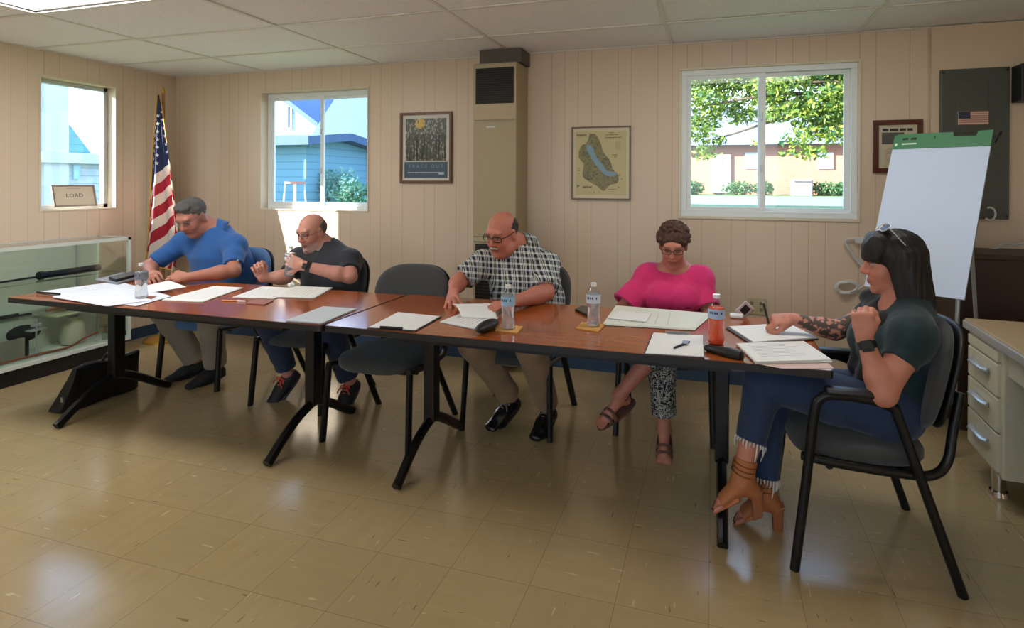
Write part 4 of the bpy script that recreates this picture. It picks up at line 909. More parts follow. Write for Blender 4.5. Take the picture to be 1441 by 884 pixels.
# ================================================================= ORGANIC SURFACES (signed distance fields meshed with surface nets)
def V3(p): return np.array([float(p[0]),float(p[1]),float(p[2])])
def unit(v): v=V3(v); return v/np.linalg.norm(v)
def vnoise(x,y,z,f,s=0.0):
    return (np.sin(x*f+1.7*np.sin(y*f*.7+s)+s)*np.sin(y*f*1.1+1.3*np.sin(z*f*.8+s*2))*np.sin(z*f*.9+1.5*np.sin(x*f*.6+s*3)+s))
class Prim:
    """kinds: cone(a,b,ra,rb), econe(a,b,(sx,sy)a,(sx,sy)b,side), ell(c,R(3x3 rows axes),radii), box"""
    def __init__(s,kind,k=.02,off=0.,op='add',flat=(0,0),**q):
        s.kind=kind;s.k=k;s.off=off;s.op=op;s.flat=flat;s.q=q
    def bbox(s):
        q=s.q
        if s.kind in('cone','econe'):
            r=max(np.max(q['ra']),np.max(q['rb']))+s.off; a,b=q['a'],q['b']
            return np.minimum(a,b)-r,np.maximum(a,b)+r
        r=np.max(q['r'])*1.02+s.off if s.kind=='ell' else np.linalg.norm(q['r'])+s.off
        return q['c']-r,q['c']+r
    def dist(s,x,y,z):
        q=s.q
        if s.kind in('cone','econe'):
            a,b=q['a'],q['b']; ab=b-a; L=np.linalg.norm(ab); 
            dx,dy,dz=x-a[0],y-a[1],z-a[2]
            tr=(dx*ab[0]+dy*ab[1]+dz*ab[2])/(L*L); t=np.clip(tr,0,1)
            px,py,pz=dx-t*ab[0],dy-t*ab[1],dz-t*ab[2]
            if s.kind=='cone':
                d=np.sqrt(px*px+py*py+pz*pz)-(q['ra']+(q['rb']-q['ra'])*t)-s.off
            else:
                w=ab/L; e1=q['side']-w*np.dot(q['side'],w); e1/=np.linalg.norm(e1); e2=np.cross(w,e1)
                u=px*e1[0]+py*e1[1]+pz*e1[2]; v=px*e2[0]+py*e2[1]+pz*e2[2]; h=px*w[0]+py*w[1]+pz*w[2]
                rx=q['ra'][0]+(q['rb'][0]-q['ra'][0])*t+s.off; ry=q['ra'][1]+(q['rb'][1]-q['ra'][1])*t+s.off
                rm=np.minimum(rx,ry)
                k0=np.sqrt((u/rx)**2+(v/ry)**2+(h/rm)**2)+1e-6; k1=np.sqrt((u/rx**2)**2+(v/ry**2)**2+(h/rm**2)**2)+1e-6
                d=k0*(k0-1)/k1
            if s.flat[0]: d=np.maximum(d,(-tr)*L)
            if s.flat[1]: d=np.maximum(d,(tr-1)*L)
            return d
        c,R,r=q['c'],q['R'],q['r']; dx,dy,dz=x-c[0],y-c[1],z-c[2]
        u=dx*R[0][0]+dy*R[0][1]+dz*R[0][2]; v=dx*R[1][0]+dy*R[1][1]+dz*R[1][2]; w=dx*R[2][0]+dy*R[2][1]+dz*R[2][2]
        if s.kind=='ell':
            r=r+s.off
            k0=np.sqrt((u/r[0])**2+(v/r[1])**2+(w/r[2])**2)+1e-6; k1=np.sqrt((u/r[0]**2)**2+(v/r[1]**2)**2+(w/r[2]**2)**2)+1e-6
            return k0*(k0-1)/k1
        rd=q.get('rd',.005); qx,qy,qz=np.abs(u)-r[0]+rd,np.abs(v)-r[1]+rd,np.abs(w)-r[2]+rd
        return np.sqrt(np.maximum(qx,0)**2+np.maximum(qy,0)**2+np.maximum(qz,0)**2)+np.minimum(np.maximum(qx,np.maximum(qy,qz)),0)-rd-s.off
def cone(a,b,ra,rb=None,k=.02,**kw): return Prim('cone',k,a=V3(a),b=V3(b),ra=float(ra),rb=float(ra if rb is None else rb),**kw)
def econe(a,b,ra,rb,side,k=.03,**kw): return Prim('econe',k,a=V3(a),b=V3(b),ra=np.array(ra,float),rb=np.array(rb,float),side=V3(side),**kw)
def ell(c,r,R=None,k=.02,**kw): return Prim('ell',k,c=V3(c),R=np.eye(3) if R is None else np.array(R,float),r=np.array([r]*3 if isinstance(r,(int,float)) else r,float),**kw)
def bx3(c,r,R=None,k=.01,rd=.005,**kw): return Prim('box',k,c=V3(c),R=np.eye(3) if R is None else np.array(R,float),r=np.array(r,float),rd=rd,**kw)
def field(prims,h,noise=None,pad=.012,lohi=None):
    if lohi is None:
        add=[p for p in prims if p.op=='add']; lo=np.min([p.bbox()[0] for p in add],0)-pad; hi=np.max([p.bbox()[1] for p in add],0)+pad
    else: lo,hi=lohi
    n=np.ceil((hi-lo)/h).astype(int)+1
    ax=[(lo[i]+h*np.arange(n[i])).astype(np.float32) for i in range(3)]
    D=np.full(n,.3,np.float32)
    for p in prims:
        b0,b1=p.bbox(); m=p.k+3*h+.004
        i0=np.maximum(np.floor((b0-m-lo)/h).astype(int),0); i1=np.minimum(np.ceil((b1+m-lo)/h).astype(int)+1,n)
        if np.any(i1<=i0): continue
        sl=tuple(slice(i0[i],i1[i]) for i in range(3))
        x=ax[0][sl[0]][:,None,None];y=ax[1][sl[1]][None,:,None];z=ax[2][sl[2]][None,None,:]
        d=p.dist(x,y,z).astype(np.float32); c=D[sl]; k=max(p.k,1e-4)
        if p.op=='add':
            hh=np.maximum(k-np.abs(c-d),0)/k; D[sl]=np.minimum(c,d)-hh*hh*k*.25
        elif p.op=='sub':
            d=-d; hh=np.maximum(k-np.abs(c-d),0)/k; D[sl]=np.maximum(c,d)+hh*hh*k*.25
    if noise is not None:
        X,Y,Z=ax[0][:,None,None],ax[1][None,:,None],ax[2][None,None,:]
        near=np.abs(D)<.05
        D=D+np.where(near,noise(X,Y,Z),0).astype(np.float32)
    return D,lo,h
def nets(D,lo,h):
    S=D<0; nx,ny,nz=D.shape
    c=[S[i:nx-1+i,j:ny-1+j,k:nz-1+k] for i in(0,1) for j in(0,1) for k in(0,1)]
    sm=sum(a.astype(np.int8) for a in c); act=(sm>0)&(sm<8)
    I,J,K=np.nonzero(act); N=len(I); idx=np.full(act.shape,-1,np.int32); idx[I,J,K]=np.arange(N)
    P=np.zeros((N,3)); W=np.zeros(N)
    cor=[(i,j,k) for i in(0,1) for j in(0,1) for k in(0,1)]
    dv=[D[I+a,J+b,K+g] for a,b,g in cor]
    for m in range(8):
        for q in range(m+1,8):
            if sum(abs(cor[m][t]-cor[q][t]) for t in range(3))!=1: continue
            a,b=dv[m],dv[q]; s=(a<0)!=(b<0); t=np.where(s,a/np.where(s,a-b,1),0)
            for ax in range(3):
                P[:,ax]+=np.where(s,cor[m][ax]+(cor[q][ax]-cor[m][ax])*t,0)
            W+=s
    P=P/W[:,None]; P+=np.stack([I,J,K],1); P=P*h+lo
    faces=[]
    for ax in range(3):
        sh=[slice(None)]*3; s2=[slice(None)]*3; sh[ax]=slice(0,-1); s2[ax]=slice(1,None)
        A=S[tuple(sh)];Bq=S[tuple(s2)]; E=np.nonzero(A!=Bq); fl=A[E]
        e=[E[0],E[1],E[2]]; o=[t for t in range(3) if t!=ax]
        ok=(e[o[0]]>0)&(e[o[1]]>0)&(e[o[0]]<D.shape[o[0]]-1)&(e[o[1]]<D.shape[o[1]]-1)
        e=[q[ok] for q in e]; fl=fl[ok]
        def cell(d0,d1):
            q=[e[0].copy(),e[1].copy(),e[2].copy()]; q[o[0]]-=d0; q[o[1]]-=d1; return idx[q[0],q[1],q[2]]
        f=np.stack([cell(1,1),cell(0,1),cell(0,0),cell(1,0)],1)
        if ax==1: fl=~fl
        f[~fl]=f[~fl][:,::-1]; faces.append(f)
    return P,np.concatenate(faces)
def sdf_mesh(name,prims,h,m,parent=None,noise=None,paint=None,base=None,smooth_it=1,label=None,keep=None):
    D,lo,h=field(prims,h,noise); P,Fc=nets(D,lo,h)
    for _ in range(smooth_it):   # one light relax keeps silhouettes and evens the grid
        A=np.zeros_like(P); n=np.zeros(len(P))
        for a,b in ((0,1),(1,2),(2,3),(3,0)):
            np.add.at(A,Fc[:,a],P[Fc[:,b]]); np.add.at(n,Fc[:,a],1); np.add.at(A,Fc[:,b],P[Fc[:,a]]); np.add.at(n,Fc[:,b],1)
        P=P*.5+.5*A/np.maximum(n,1)[:,None]
    me=bpy.data.meshes.new(name); me.vertices.add(len(P)); me.vertices.foreach_set('co',P.astype(np.float32).ravel())
    me.loops.add(len(Fc)*4); me.loops.foreach_set('vertex_index',Fc.astype(np.int32).ravel()); me.polygons.add(len(Fc)); me.polygons.foreach_set('loop_start',np.arange(0,len(Fc)*4,4,dtype=np.int32)); 
    me.update(calc_edges=True); me.validate()
    if paint is not None:
        col=np.tile(np.array(base[:3],float),(len(P),1)); 
        for fn in paint: fn(P,col)
        at_=me.color_attributes.new('Col','FLOAT_COLOR','POINT'); at_.data.foreach_set('color',np.concatenate([col,np.ones((len(P),1))],1).astype(np.float32).ravel())
    return link(name,me,m,parent,smooth='all',label=label)
def attr_mat(name,rough=.5,sss=0.0,bump=.15,bs_=220,spec=.4):
    m,nt,bs=newmat(name); a=nt.nodes.new('ShaderNodeAttribute'); a.attribute_name='Col'; nt.links.new(a.outputs['Color'],bs.inputs['Base Color']); bs.inputs['Roughness'].default_value=rough
    bs.inputs['Specular IOR Level'].default_value=spec
    if sss: bs.inputs['Subsurface Weight'].default_value=sss; bs.inputs['Subsurface Radius'].default_value=(.012,.005,.003); bs.inputs['Subsurface Scale'].default_value=1
    if bump:
        tc=nt.nodes.new('ShaderNodeTexCoord'); t=nt.nodes.new('ShaderNodeTexNoise'); t.inputs['Scale'].default_value=bs_; nt.links.new(tc.outputs['Object'],t.inputs['Vector'])
        b=nt.nodes.new('ShaderNodeBump'); b.inputs['Strength'].default_value=bump; b.inputs['Distance'].default_value=.001; nt.links.new(t.outputs['Fac'],b.inputs['Height']); nt.links.new(b.outputs['Normal'],bs.inputs['Normal'])
    return m
m_skin=attr_mat('skin',.52,.0)
# ---------------------------------------------------------------- head
class Head:
    def __init__(s,c,fwd,up=(0,0,1),sc=1.0):
        s.c=V3(c); f=unit(fwd); u=V3(up); u=u-f*np.dot(u,f); u/=np.linalg.norm(u); r=np.cross(f,u); s.f,s.u,s.r,s.s=f,u,r,sc
        s.R=np.stack([r,f,u])      # rows: local x (person's right), y forward, z up
    def p(s,x,y,z): return s.c+(s.r*x+s.f*y+s.u*z)*s.s
    def loc(s,P): d=(P-s.c)/s.s; return d@s.r,d@s.f,d@s.u
    def prims(s,neck,neck_r=.058,jowl=0,nose=1.0,female=False,mouth_open=0,cheek=1.0):
        S=s.s; E=lambda x,y,z,r,k=.02,op='add': ell(s.p(x,y,z),np.array(r if not isinstance(r,(int,float)) else [r]*3)*S,s.R,k*S,op=op)
        j=.9 if female else 1.0
        o=[E(0,-.014,.034,(.073,.094,.082)),E(0,.024,-.02,(.062*j,.062,.085),.03),E(0,.036,-.078,(.043*j,.044,.03),.03),
           E(0,.070,-.104,(.019,.018,.017),.022),E(-.034,.058,-.034,.024*cheek,.03),E(.034,.058,-.034,.024*cheek,.03)]
        if jowl: o+=[E(-.04,.025,-.085,.030*jowl,.03),E(.04,.025,-.085,.030*jowl,.03),E(0,.03,-.115,(.04,.035,.022*jowl),.03)]
        o+=[cone(s.p(-.034,.079,.030),s.p(.034,.079,.030),.013*S,k=.02*S)]
        o+=[E(-.031,.098,.008,(.017,.012,.012),.012,'sub'),E(.031,.098,.008,(.017,.012,.012),.012,'sub')]
        o+=[E(-.031,.0755,.006,.0135,.004),E(.031,.0755,.006,.0135,.004)]
        for sx in(-1,1): o+=[cone(s.p(sx*.018,.087,.0155),s.p(sx*.044,.080,.014),.0045*S,k=.004*S)]
        o+=[cone(s.p(0,.088,.014),s.p(0,.108*1.0,-.026),.0075*S*nose,.0115*S*nose,k=.014*S),E(-.012,.097,-.032,.0085*nose,.008),E(.012,.097,-.032,.0085*nose,.008)]
        o+=[cone(s.p(-.016,.087,-.060),s.p(.016,.087,-.060),.0065*S,k=.007*S),cone(s.p(-.013,.0865,-.072-mouth_open),s.p(.013,.0865,-.072-mouth_open),.0078*S,k=.007*S)]
        o+=[cone(s.p(-.02,.097,-.066-mouth_open*.5),s.p(.02,.097,-.066-mouth_open*.5),.0028*S+mouth_open*.4,k=.003*S,op='sub')]
        for sx in(-1,1): o+=[E(sx*.0745,-.008,-.004,(.009,.019,.032),.008),E(sx*.084,-.002,-.002,(.005,.010,.018),.006,'sub')]
        o+=[cone(s.p(0,-.028,-.05),neck,neck_r,neck_r*1.12,k=.035)]
        return o
    def paint(s,skin,lip,brow=(.1,.07,.05),iris=(.12,.10,.08),lids=1,stub=None,stubz=-.03):
        def fn(P,col):
            x,y,z=s.loc(P); hd=(y>.0)&(z>-.14)&(z<.12)&(np.abs(x)<.09)
            n=vnoise(x,y,z,90); 
            cheekm=np.exp(-(((np.abs(x)-.038)/.022)**2+((z+.03)/.025)**2))*hd; 
            col[:]=col*(1+.06*n[:,None])
            red=np.array([1.12,.78,.72]); 
            mnose=np.exp(-((x/.016)**2+((z+.028)/.02)**2))*(y>.085)
            m=np.clip(cheekm*.55+mnose*.6,0,.9)[:,None]; col[:]=col*(1-m)+col*red*m
            if stub is not None:
                st=hd&(z<stubz)&(y>.02); f=np.clip((stubz-z)/.02,0,1)*st*.45; col[:]=col*(1-f[:,None])+np.array(stub)*f[:,None]
            lp=hd&(y>.075)&(((x/.024)**2+((z+.066)/.0125)**2)<1); col[lp]=np.array(lip)*.6+col[lp]*.4
            sl=hd&(y>.07)&(np.abs(x)<.021)&(np.abs(z+.066)<.0022); col[sl]=np.array(lip)*.45
            for sx in(-1,1):
                ax=(x-sx*.031); e=hd&(y>.07)&(((ax/.0145)**2+((z-.0045)/.0050)**2)<1); 
                if lids: col[e]=(.36,.30,.27); ii=e&((ax**2+(z-.0045)**2)<.0055**2); col[ii]=iris
                ld=hd&(y>.07)&(np.abs(ax)<.017)&(np.abs(z-.0105+ .06*0)<.0022); col[ld]=np.array(skin[:3])*.28
                if not lids:
                    ld=hd&(y>.07)&(np.abs(ax)<.016)&(np.abs(z-.001)<.0026); col[ld]=np.array(skin[:3])*.2
                b=hd&(y>.06)&(np.abs(ax-sx*.004)<.0215)&(np.abs(z-.0285-.0-.10*np.abs(ax)*0)<.0048); col[b]=np.array(brow)*.6+col[b]*.4
            nn=hd&(y>.092)&(((np.abs(x)-.009)/.0042)**2+((z+.0405)/.0035)**2<1); col[nn]=np.array(skin[:3])*.3
        return fn
def collar(H,neck,nr,m,parent,stand=.045,front=(0,-1),k_=.014,lean=.0,wing=.05,open_=.35):
    "shirt collar: a raised band round the neck with two folded wings"
    n=V3(neck); ax=unit(V3(H.p(0,-.03,-.06))-n); f=V3((front[0],front[1],0)); f=unit(f-ax*np.dot(f,ax)); s=np.cross(ax,f)
    k=B(); N=28; rows=[]
    for (dr,dz) in ((k_+.016,-.030),(k_+.011,.0),(k_+.004,stand),(k_-.004,stand*.9),(k_-.002,-.01)):
        row=[]
        for i in range(N+1):
            th=open_*.5+(2*PI-open_)*i/N; c=math.cos(th); q=n+ax*(dz-(.030+.012)*max(0,c)**2*(1 if dz>-.02 else .4))+(f*c+s*math.sin(th))*(nr+dr+.012*max(0,c))
            row.append(k.bm.verts.new(Vector(q)))
        rows.append(row)
    for a,b in zip(rows,rows[1:]):
        for i in range(N): k._f([a[i],a[i+1],b[i+1],b[i]])
    for sg in (-1,1):
        g=lambda th,dr,dz:Vector(n+ax*dz+(f*math.cos(th*sg)+s*math.sin(th*sg))*(nr+dr))
        k.prism([g(.16,.020,-.035),g(.55,.030,.002),g(1.15,.026,.016),g(1.25,.044,-.028),g(.75,.056,-.045),g(.30,.046,-.045-wing)],Vector(f*.004-ax*.001))
    return obj('collar',k,m,parent,smooth='all')
# ---------------------------------------------------------------- hands
def hand(wrist,d,n,side,curls,thumb=(.6,.5,.3),sz=1.0,spread=.06,fist=False,k=.006):
    """wrist point, d towards fingers, n back-of-hand normal, side=+1/-1: thumb lies on +/-cross(d,n). curls: 4 x (mcp,pip,dip) radians"""
    d=unit(d); n=V3(n); n=n-d*np.dot(n,d); n/=np.linalg.norm(n); t=np.cross(d,n)*side
    w=V3(wrist); S=sz
    pr=[econe(w-d*.01*S,w+d*.03*S,(.028*S,.019*S),(.034*S,.016*S),t,k=.012),econe(w+d*.03*S,w+d*.078*S,(.036*S,.015*S),(.039*S,.0125*S),t,k=.012)]
    pr+=[cone(w+d*.012*S+t*.016*S-n*.006*S,w+d*.048*S+t*.028*S-n*.010*S,.016*S,.014*S,k=.012)]
    lens=((.044,.026,.020),(.048,.030,.021),(.045,.028,.021),(.035,.021,.018)); tips=[]
    for i in range(4):
        off=(1.5-i)*.0205*S; base=w+d*(.082-.006*abs(i-1.2)*.8)*S+t*off
        a=0; cur=base-n*.001*S; sp=(1.5-i)*spread; r0=(.0092,.0095,.0090,.0080)[i]*S
        for j in range(3):
            a+=curls[i][j]; dd=d*math.cos(a)-n*math.sin(a)+t*sp*math.cos(a); dd/=np.linalg.norm(dd)
            nx=cur+dd*lens[i][j]*S; r1=r0*.93
            pr.append(cone(cur,nx,r0,r1,k=k if j else .009)); cur=nx; r0=r1
        tips.append(cur)
    a,b,c=thumb; base=w+d*.026*S+t*.030*S-n*.008*S; cur=base; ang=a; r0=.0118*S
    for j,(L,aa) in enumerate(((.036,0),(.030,b),(.024,c))):
        ang-=aa if j else 0; dd=d*math.cos(ang)+t*math.sin(ang)-n*(.35+.35*j*b); dd/=np.linalg.norm(dd); nx=cur+dd*L*S; r1=r0*.9
        pr.append(cone(cur,nx,r0,r1,k=.007 if j else .014)); cur=nx; r0=r1
    return pr,tips,cur
def limb(a,b,c,r,k=.025,flex=1.0):
    "upper a->b, lower b->c with muscle bellies; r=(top, mid, joint, lower belly, end)"
    a,b,c=V3(a),V3(b),V3(c); m1=a+(b-a)*.35; m2=b+(c-b)*.28
    return [cone(a,m1,r[0],r[1],k=k),cone(m1,b,r[1],r[2],k=k),cone(b,m2,r[2],r[3],k=k),cone(m2,c,r[3],r[4],k=k)]
def off(prims,d,flat=None):
    o=[]
    for p in prims:
        q=Prim(p.kind,p.k,p.off+d,p.op,p.flat,**p.q); o.append(q)
    return o
def shirt_top(chest,neck,r0=.118,r1=.084):
    c,n=V3(chest),V3(neck); return [cone(c*.45+n*.55,n+(n-c)/np.linalg.norm(n-c)*.018,r0,r1,k=.05,flat=(0,1))]
def arm_prims(sh,el,wr,R=(.058,.050,.040,.044,.027)): return limb(sh,el,wr,R)
def sleeve(sh,el,frac,r0,r1,k=.03,flare=0):
    sh,el=V3(sh),V3(el); e=sh+(el-sh)*frac; return [cone(sh,e,r0,r1,k=k,flat=(0,1))]
def torso(pel,chest,neck,side,w=(.17,.165,.185),dp=(.125,.12,.115),shL=None,shR=None,belly=None,k=.05):
    pel,chest,neck=V3(pel),V3(chest),V3(neck); mid=pel*.5+chest*.5
    if belly is not None: mid=mid+V3(belly)
    o=[econe(pel,mid,(w[0],dp[0]),(w[1],dp[1]),side,k),econe(mid,chest,(w[1],dp[1]),(w[2],dp[2]),side,k)]
    top=chest*.42+neck*.58
    o+=[econe(chest,top,(w[2],dp[2]),(w[2]*.72,dp[2]*.62),side,k)]
    for s_ in (shL,shR):
        o+=[cone(neck*.75+chest*.25,V3(s_),.06,.062,k=.05),cone(chest,V3(s_),.07,.06,k=.05)]
    return o
def leg_prims(hip,knee,ank,r=(.088,.080,.058,.056,.038)): return limb(hip,knee,ank,r,k=.03)
def trouser(hip,knee,ank,r=(.1,.092,.075,.072,.062),frac=1.0):
    hip,knee,ank=V3(hip),V3(knee),V3(ank); e=knee+(ank-knee)*frac; m=knee+(e-knee)*.3
    return [cone(hip,hip+(knee-hip)*.4,r[0],r[1],k=.03),cone(hip+(knee-hip)*.4,knee,r[1],r[2],k=.03),cone(knee,m,r[2],r[3],k=.03),cone(m,e,r[3],r[4],k=.02,flat=(0,1))]
def foot_prims(ank,toe,r=.036,sz=1.0):
    a,t=V3(ank),V3(toe); d=unit(t-a*np.array([1,1,1])); heel=a+np.array([0,0,-.0])-d*.0
    h=np.array([a[0],a[1],t[2]])
    return [cone(a,h*.6+a*.4,r,r*.9,k=.02)]
def shoe(name,ank,dirn,parent,m,msole,length=.28,h=.004,flatn=(0,0,1),lift=0,laces=None,toe_up=0,wd=.047,top=.075,label=None):
    "ank: ankle centre; dirn: toe direction; up: normal of the sole"
    d=unit(dirn); u=V3(flatn); u=u-d*np.dot(u,d); u/=np.linalg.norm(u); s=np.cross(d,u); a=V3(ank)
    sole=a-u*(top)  # sole plane under the ankle
    heel=sole-d*.055; toe=sole+d*(length-.055-.04); R=np.stack([s,d,u])
    pr=[econe(heel+u*.03+d*.03,sole+d*.07+u*.034,(.036,.03),(wd*.95,.034),s,k=.02),econe(sole+d*.07+u*.034,toe+u*.022,(wd*.95,.034),(wd*.86,.022),s,k=.02),
        econe(sole+u*.03-d*.01,a+u*.004,(.036,.045),(.036,.042),d,k=.03,flat=(0,1)),
        econe(a-d*.0+u*-.01,sole+d*.10+u*.04,(.034,.03),(.034,.026),s,k=.03)]
    cut=bx3(sole-u*.1+d*.06,(.2,.3,.1),R,k=.002,op='sub')
    up_=sdf_mesh(name,pr+[cut],.0045,m,parent,label=label)
    k=B(); P=[]
    n=24
    for i in range(n):
        t_=2*PI*i/n; c_,s_=math.cos(t_),math.sin(t_); L=(length/2); yy=c_*L; wid=wd*(1.02 if c_>0 else .86)*(abs(s_)**.75)*math.copysign(1,s_)
        P.append(sole+d*(length/2-.06+yy*.98)+s*wid)
    k.prism([Vector(p-u*.012) for p in P],Vector(u*.016)); so_=obj('sole',k,msole,up_)
    if laces is not None:
        k=B()
        for i in range(4):
            q=a+d*(.034+.020*i)+u*(.024-.0075*i)
            k.tube(bez([Vector(q-s*.024-u*.010),Vector(q+u*.004),Vector(q+s*.024-u*.010)],3),.0042,6)
        q=a+d*.034+u*.026
        for sg in (-1,1): k.tube(bez([Vector(q),Vector(q+s*.02*sg+u*.014),Vector(q+s*.035*sg+u*.004+d*.01),Vector(q+s*.02*sg-u*.004+d*.012)],3),.004,6); k.tube(bez([Vector(q),Vector(q+s*.03*sg+d*.03+u*.01),Vector(q+s*.045*sg+d*.045-u*.012)],3),.0035,6)
        obj('laces',k,laces,up_,smooth=True)
    return up_
def glasses(H,parent,m,rim=.0018,w=.026,hgt=.017,rect=.7,lens=True,yoff=.0,zoff=.004,temple=True,label=None,mlens=None,fy=.101):
    k=B(); n=22; pts={}
    for sx in(-1,1):
        loop=[]
        for i in range(n):
            t=2*PI*i/n; c_,s_=math.cos(t),math.sin(t); px=math.copysign(abs(c_)**rect,c_)*w; pz=math.copysign(abs(s_)**rect,s_)*hgt
            loop.append(Vector(H.p(sx*.033+px,fy+yoff-abs(sx*.033+px)*.16,zoff+pz)))
        k.tube(loop,rim*H.s,6,closed=True); pts[sx]=loop
    k.tube(bez([H.p(-.009,fy+yoff,zoff+.004),H.p(0,fy+yoff+.003,zoff+.007),H.p(.009,fy+yoff,zoff+.004)],3),rim*H.s,6)
    if temple:
        for sx in(-1,1): k.tube(bez([H.p(sx*.060,fy+yoff-.010,zoff+.006),H.p(sx*.077,.05,zoff+.006),H.p(sx*.081,-.012,zoff+.006),H.p(sx*.079,-.03,zoff-.014)],4),rim*H.s*.9,6)
    g_=obj('glasses',k,m,parent,smooth=True,label=label)
    if lens:
        for sx in (-1,1):
            k=B(); k.prism([p for p in pts[sx]],Vector(H.f*.001)); obj('lens',k,mlens or glassy_lens,g_)
    return g_
glassy_lens=glassy('spectacle lens',(.96,.97,.97),1.0)
# ================================================================= PEOPLE
SK=lambda r,g,b:srgb(r,g,b)[:3]
def fabric(name,col,bump=.35,bsc=260,rough=.85,noise_=.06): return mat(name,col,rough,noise=noise_,nscale=7,bump=bump,bscale=bsc,sheen=.15)
folds=lambda amp,f,s=0.0:(lambda x,y,z:amp*(vnoise(x,y,z*.6,f,s)+.5*vnoise(x,y,z,f*2.1,s+1)))
def person(label,loc):
    return thing('person',label,'person',loc)
# ---------- 1: blue polo
def man_blue():
    t=person('grey haired person in a blue polo looking down at papers, nearest the flag',(.44,-.75,0))
    H=Head((.300,-.985,1.165),(.12,-.84,-.50),(0,-.3,1),1.10); neck=(.385,-.845,1.065)
    skin=SK(176,118,98)
    pel=(.42,-.70,.56); chest=(.38,-.83,.88); sl=(.585,-.88,.955); sr=(.135,-.90,.965)
    eL,wL=(.735,-1.04,.80),(.60,-1.29,.785); eR,wR=(-.015,-1.06,.80),(.245,-1.25,.79)
    aL=arm_prims(sl,eL,wL,(.064,.056,.045,.049,.030)); aR=arm_prims(sr,eR,wR,(.064,.056,.045,.049,.030))
    hL,_,_=hand(wL,(-.93,-.12,.18),(.15,-.65,.75),-1,[(.5,.8,.5)]*4,(.7,.6,.3),1.08)
    hR,_,_=hand(wR,(.75,-.45,.05),(-.1,-.3,.95),1,[(.35,.6,.4)]*4,(.5,.5,.3),1.08)
    tor=torso(pel,chest,neck,(1,0,0),(.20,.225,.215),(.16,.175,.145),sl,sr,belly=(0,-.03,0))
    kL,kR=(.66,-1.16,.53),(.26,-1.17,.52); anL,anR=(.56,-1.02,.115),(.33,-.98,.115)
    hipL,hipR=(.56,-.74,.54),(.35,-.74,.54)
    legs=leg_prims(hipL,kL,anL)+leg_prims(hipR,kR,anR)
    body=sdf_mesh('body',H.prims(neck,.062,jowl=1.0,nose=1.15,cheek=1.1)+tor+aL+aR+hL+hR+legs,.0045,m_skin,t,paint=[H.paint(skin,SK(150,84,76),(.16,.14,.13),lids=0)],base=skin)
    # polo
    sh=off(torso(pel,chest,np.array(neck)-[0,0,.012],(1,0,0),(.20,.225,.215),(.16,.175,.145),sl,sr,belly=(0,-.03,0)),.012)
    sh+=shirt_top(chest,neck)+sleeve(sl,eL,.80,.074,.066)+sleeve(sr,eR,.80,.074,.066)
    cutneck=ell(np.array(neck)+[.0,-.11,.05],(.03,.06,.05),None,.01,op='sub')
    m=fabric('blue polo',(32,86,150)); po=sdf_mesh('polo_shirt',sh+[cutneck,bx3((.46,-.7,.38),(.4,.4,.11),k=.01,op='sub')],.006,m,t,noise=folds(.004,24))
    collar(H,np.array(neck)-[0,0,.01],.066,m,po,.045,(.15,-1))
    k=B(); k.tube([(.742,-.985,.875),(.75,-1.02,.872)],.005,6); obj('sleeve_mark',k,mat('pale embroidery',(190,206,214),.7),po)
    # hair
    hr=[ell(H.p(0,-.022,.042),np.array((.079,.095,.083))*H.s,H.R,.01),ell(H.p(0,.03,.096),np.array((.055,.048,.028))*H.s,H.R,.02),
        ell(H.p(0,.105,-.02),np.array((.11,.075,.085))*H.s,H.R,.015,op='sub'),ell(H.p(0,.03,-.085),np.array((.12,.11,.085))*H.s,H.R,.015,op='sub')]
    hn=lambda x,y,z:.004*vnoise(x,y,z,120)+.003*vnoise(x,y,z,55)
    sdf_mesh('hair',hr,.004,mat('grey hair',(78,76,74),.8,noise=.35,nscale=160,bump=.6,bscale=400),t,noise=hn)
    glasses(H,t,mat('silver wire',(150,150,155),.3,.8),.0014)
    tr=trouser(hipL,kL,anL,(.108,.1,.082,.080,.072),.97)+trouser(hipR,kR,anR,(.108,.1,.082,.080,.072),.97)+[econe(pel,(.46,-.72,.62),(.2,.165),(.205,.165),(1,0,0),.05)]
    sdf_mesh('trousers',tr,.006,fabric('khaki chinos',(142,134,116)),t,noise=folds(.005,26,2))
    ms=mat('black suede',(20,20,22),.7); so=mat('dark sole',(30,28,28),.6)
    shoe('shoe',np.array(anL)+[0,0,-.02],(-.30,-.9,-.22),t,ms,so,flatn=(0,-.3,1),laces=None,top=.066); shoe('shoe',np.array(anR)+[0,0,-.02],(-.45,-.8,-.22),t,ms,so,flatn=(0,-.3,1),top=.066)
    return t
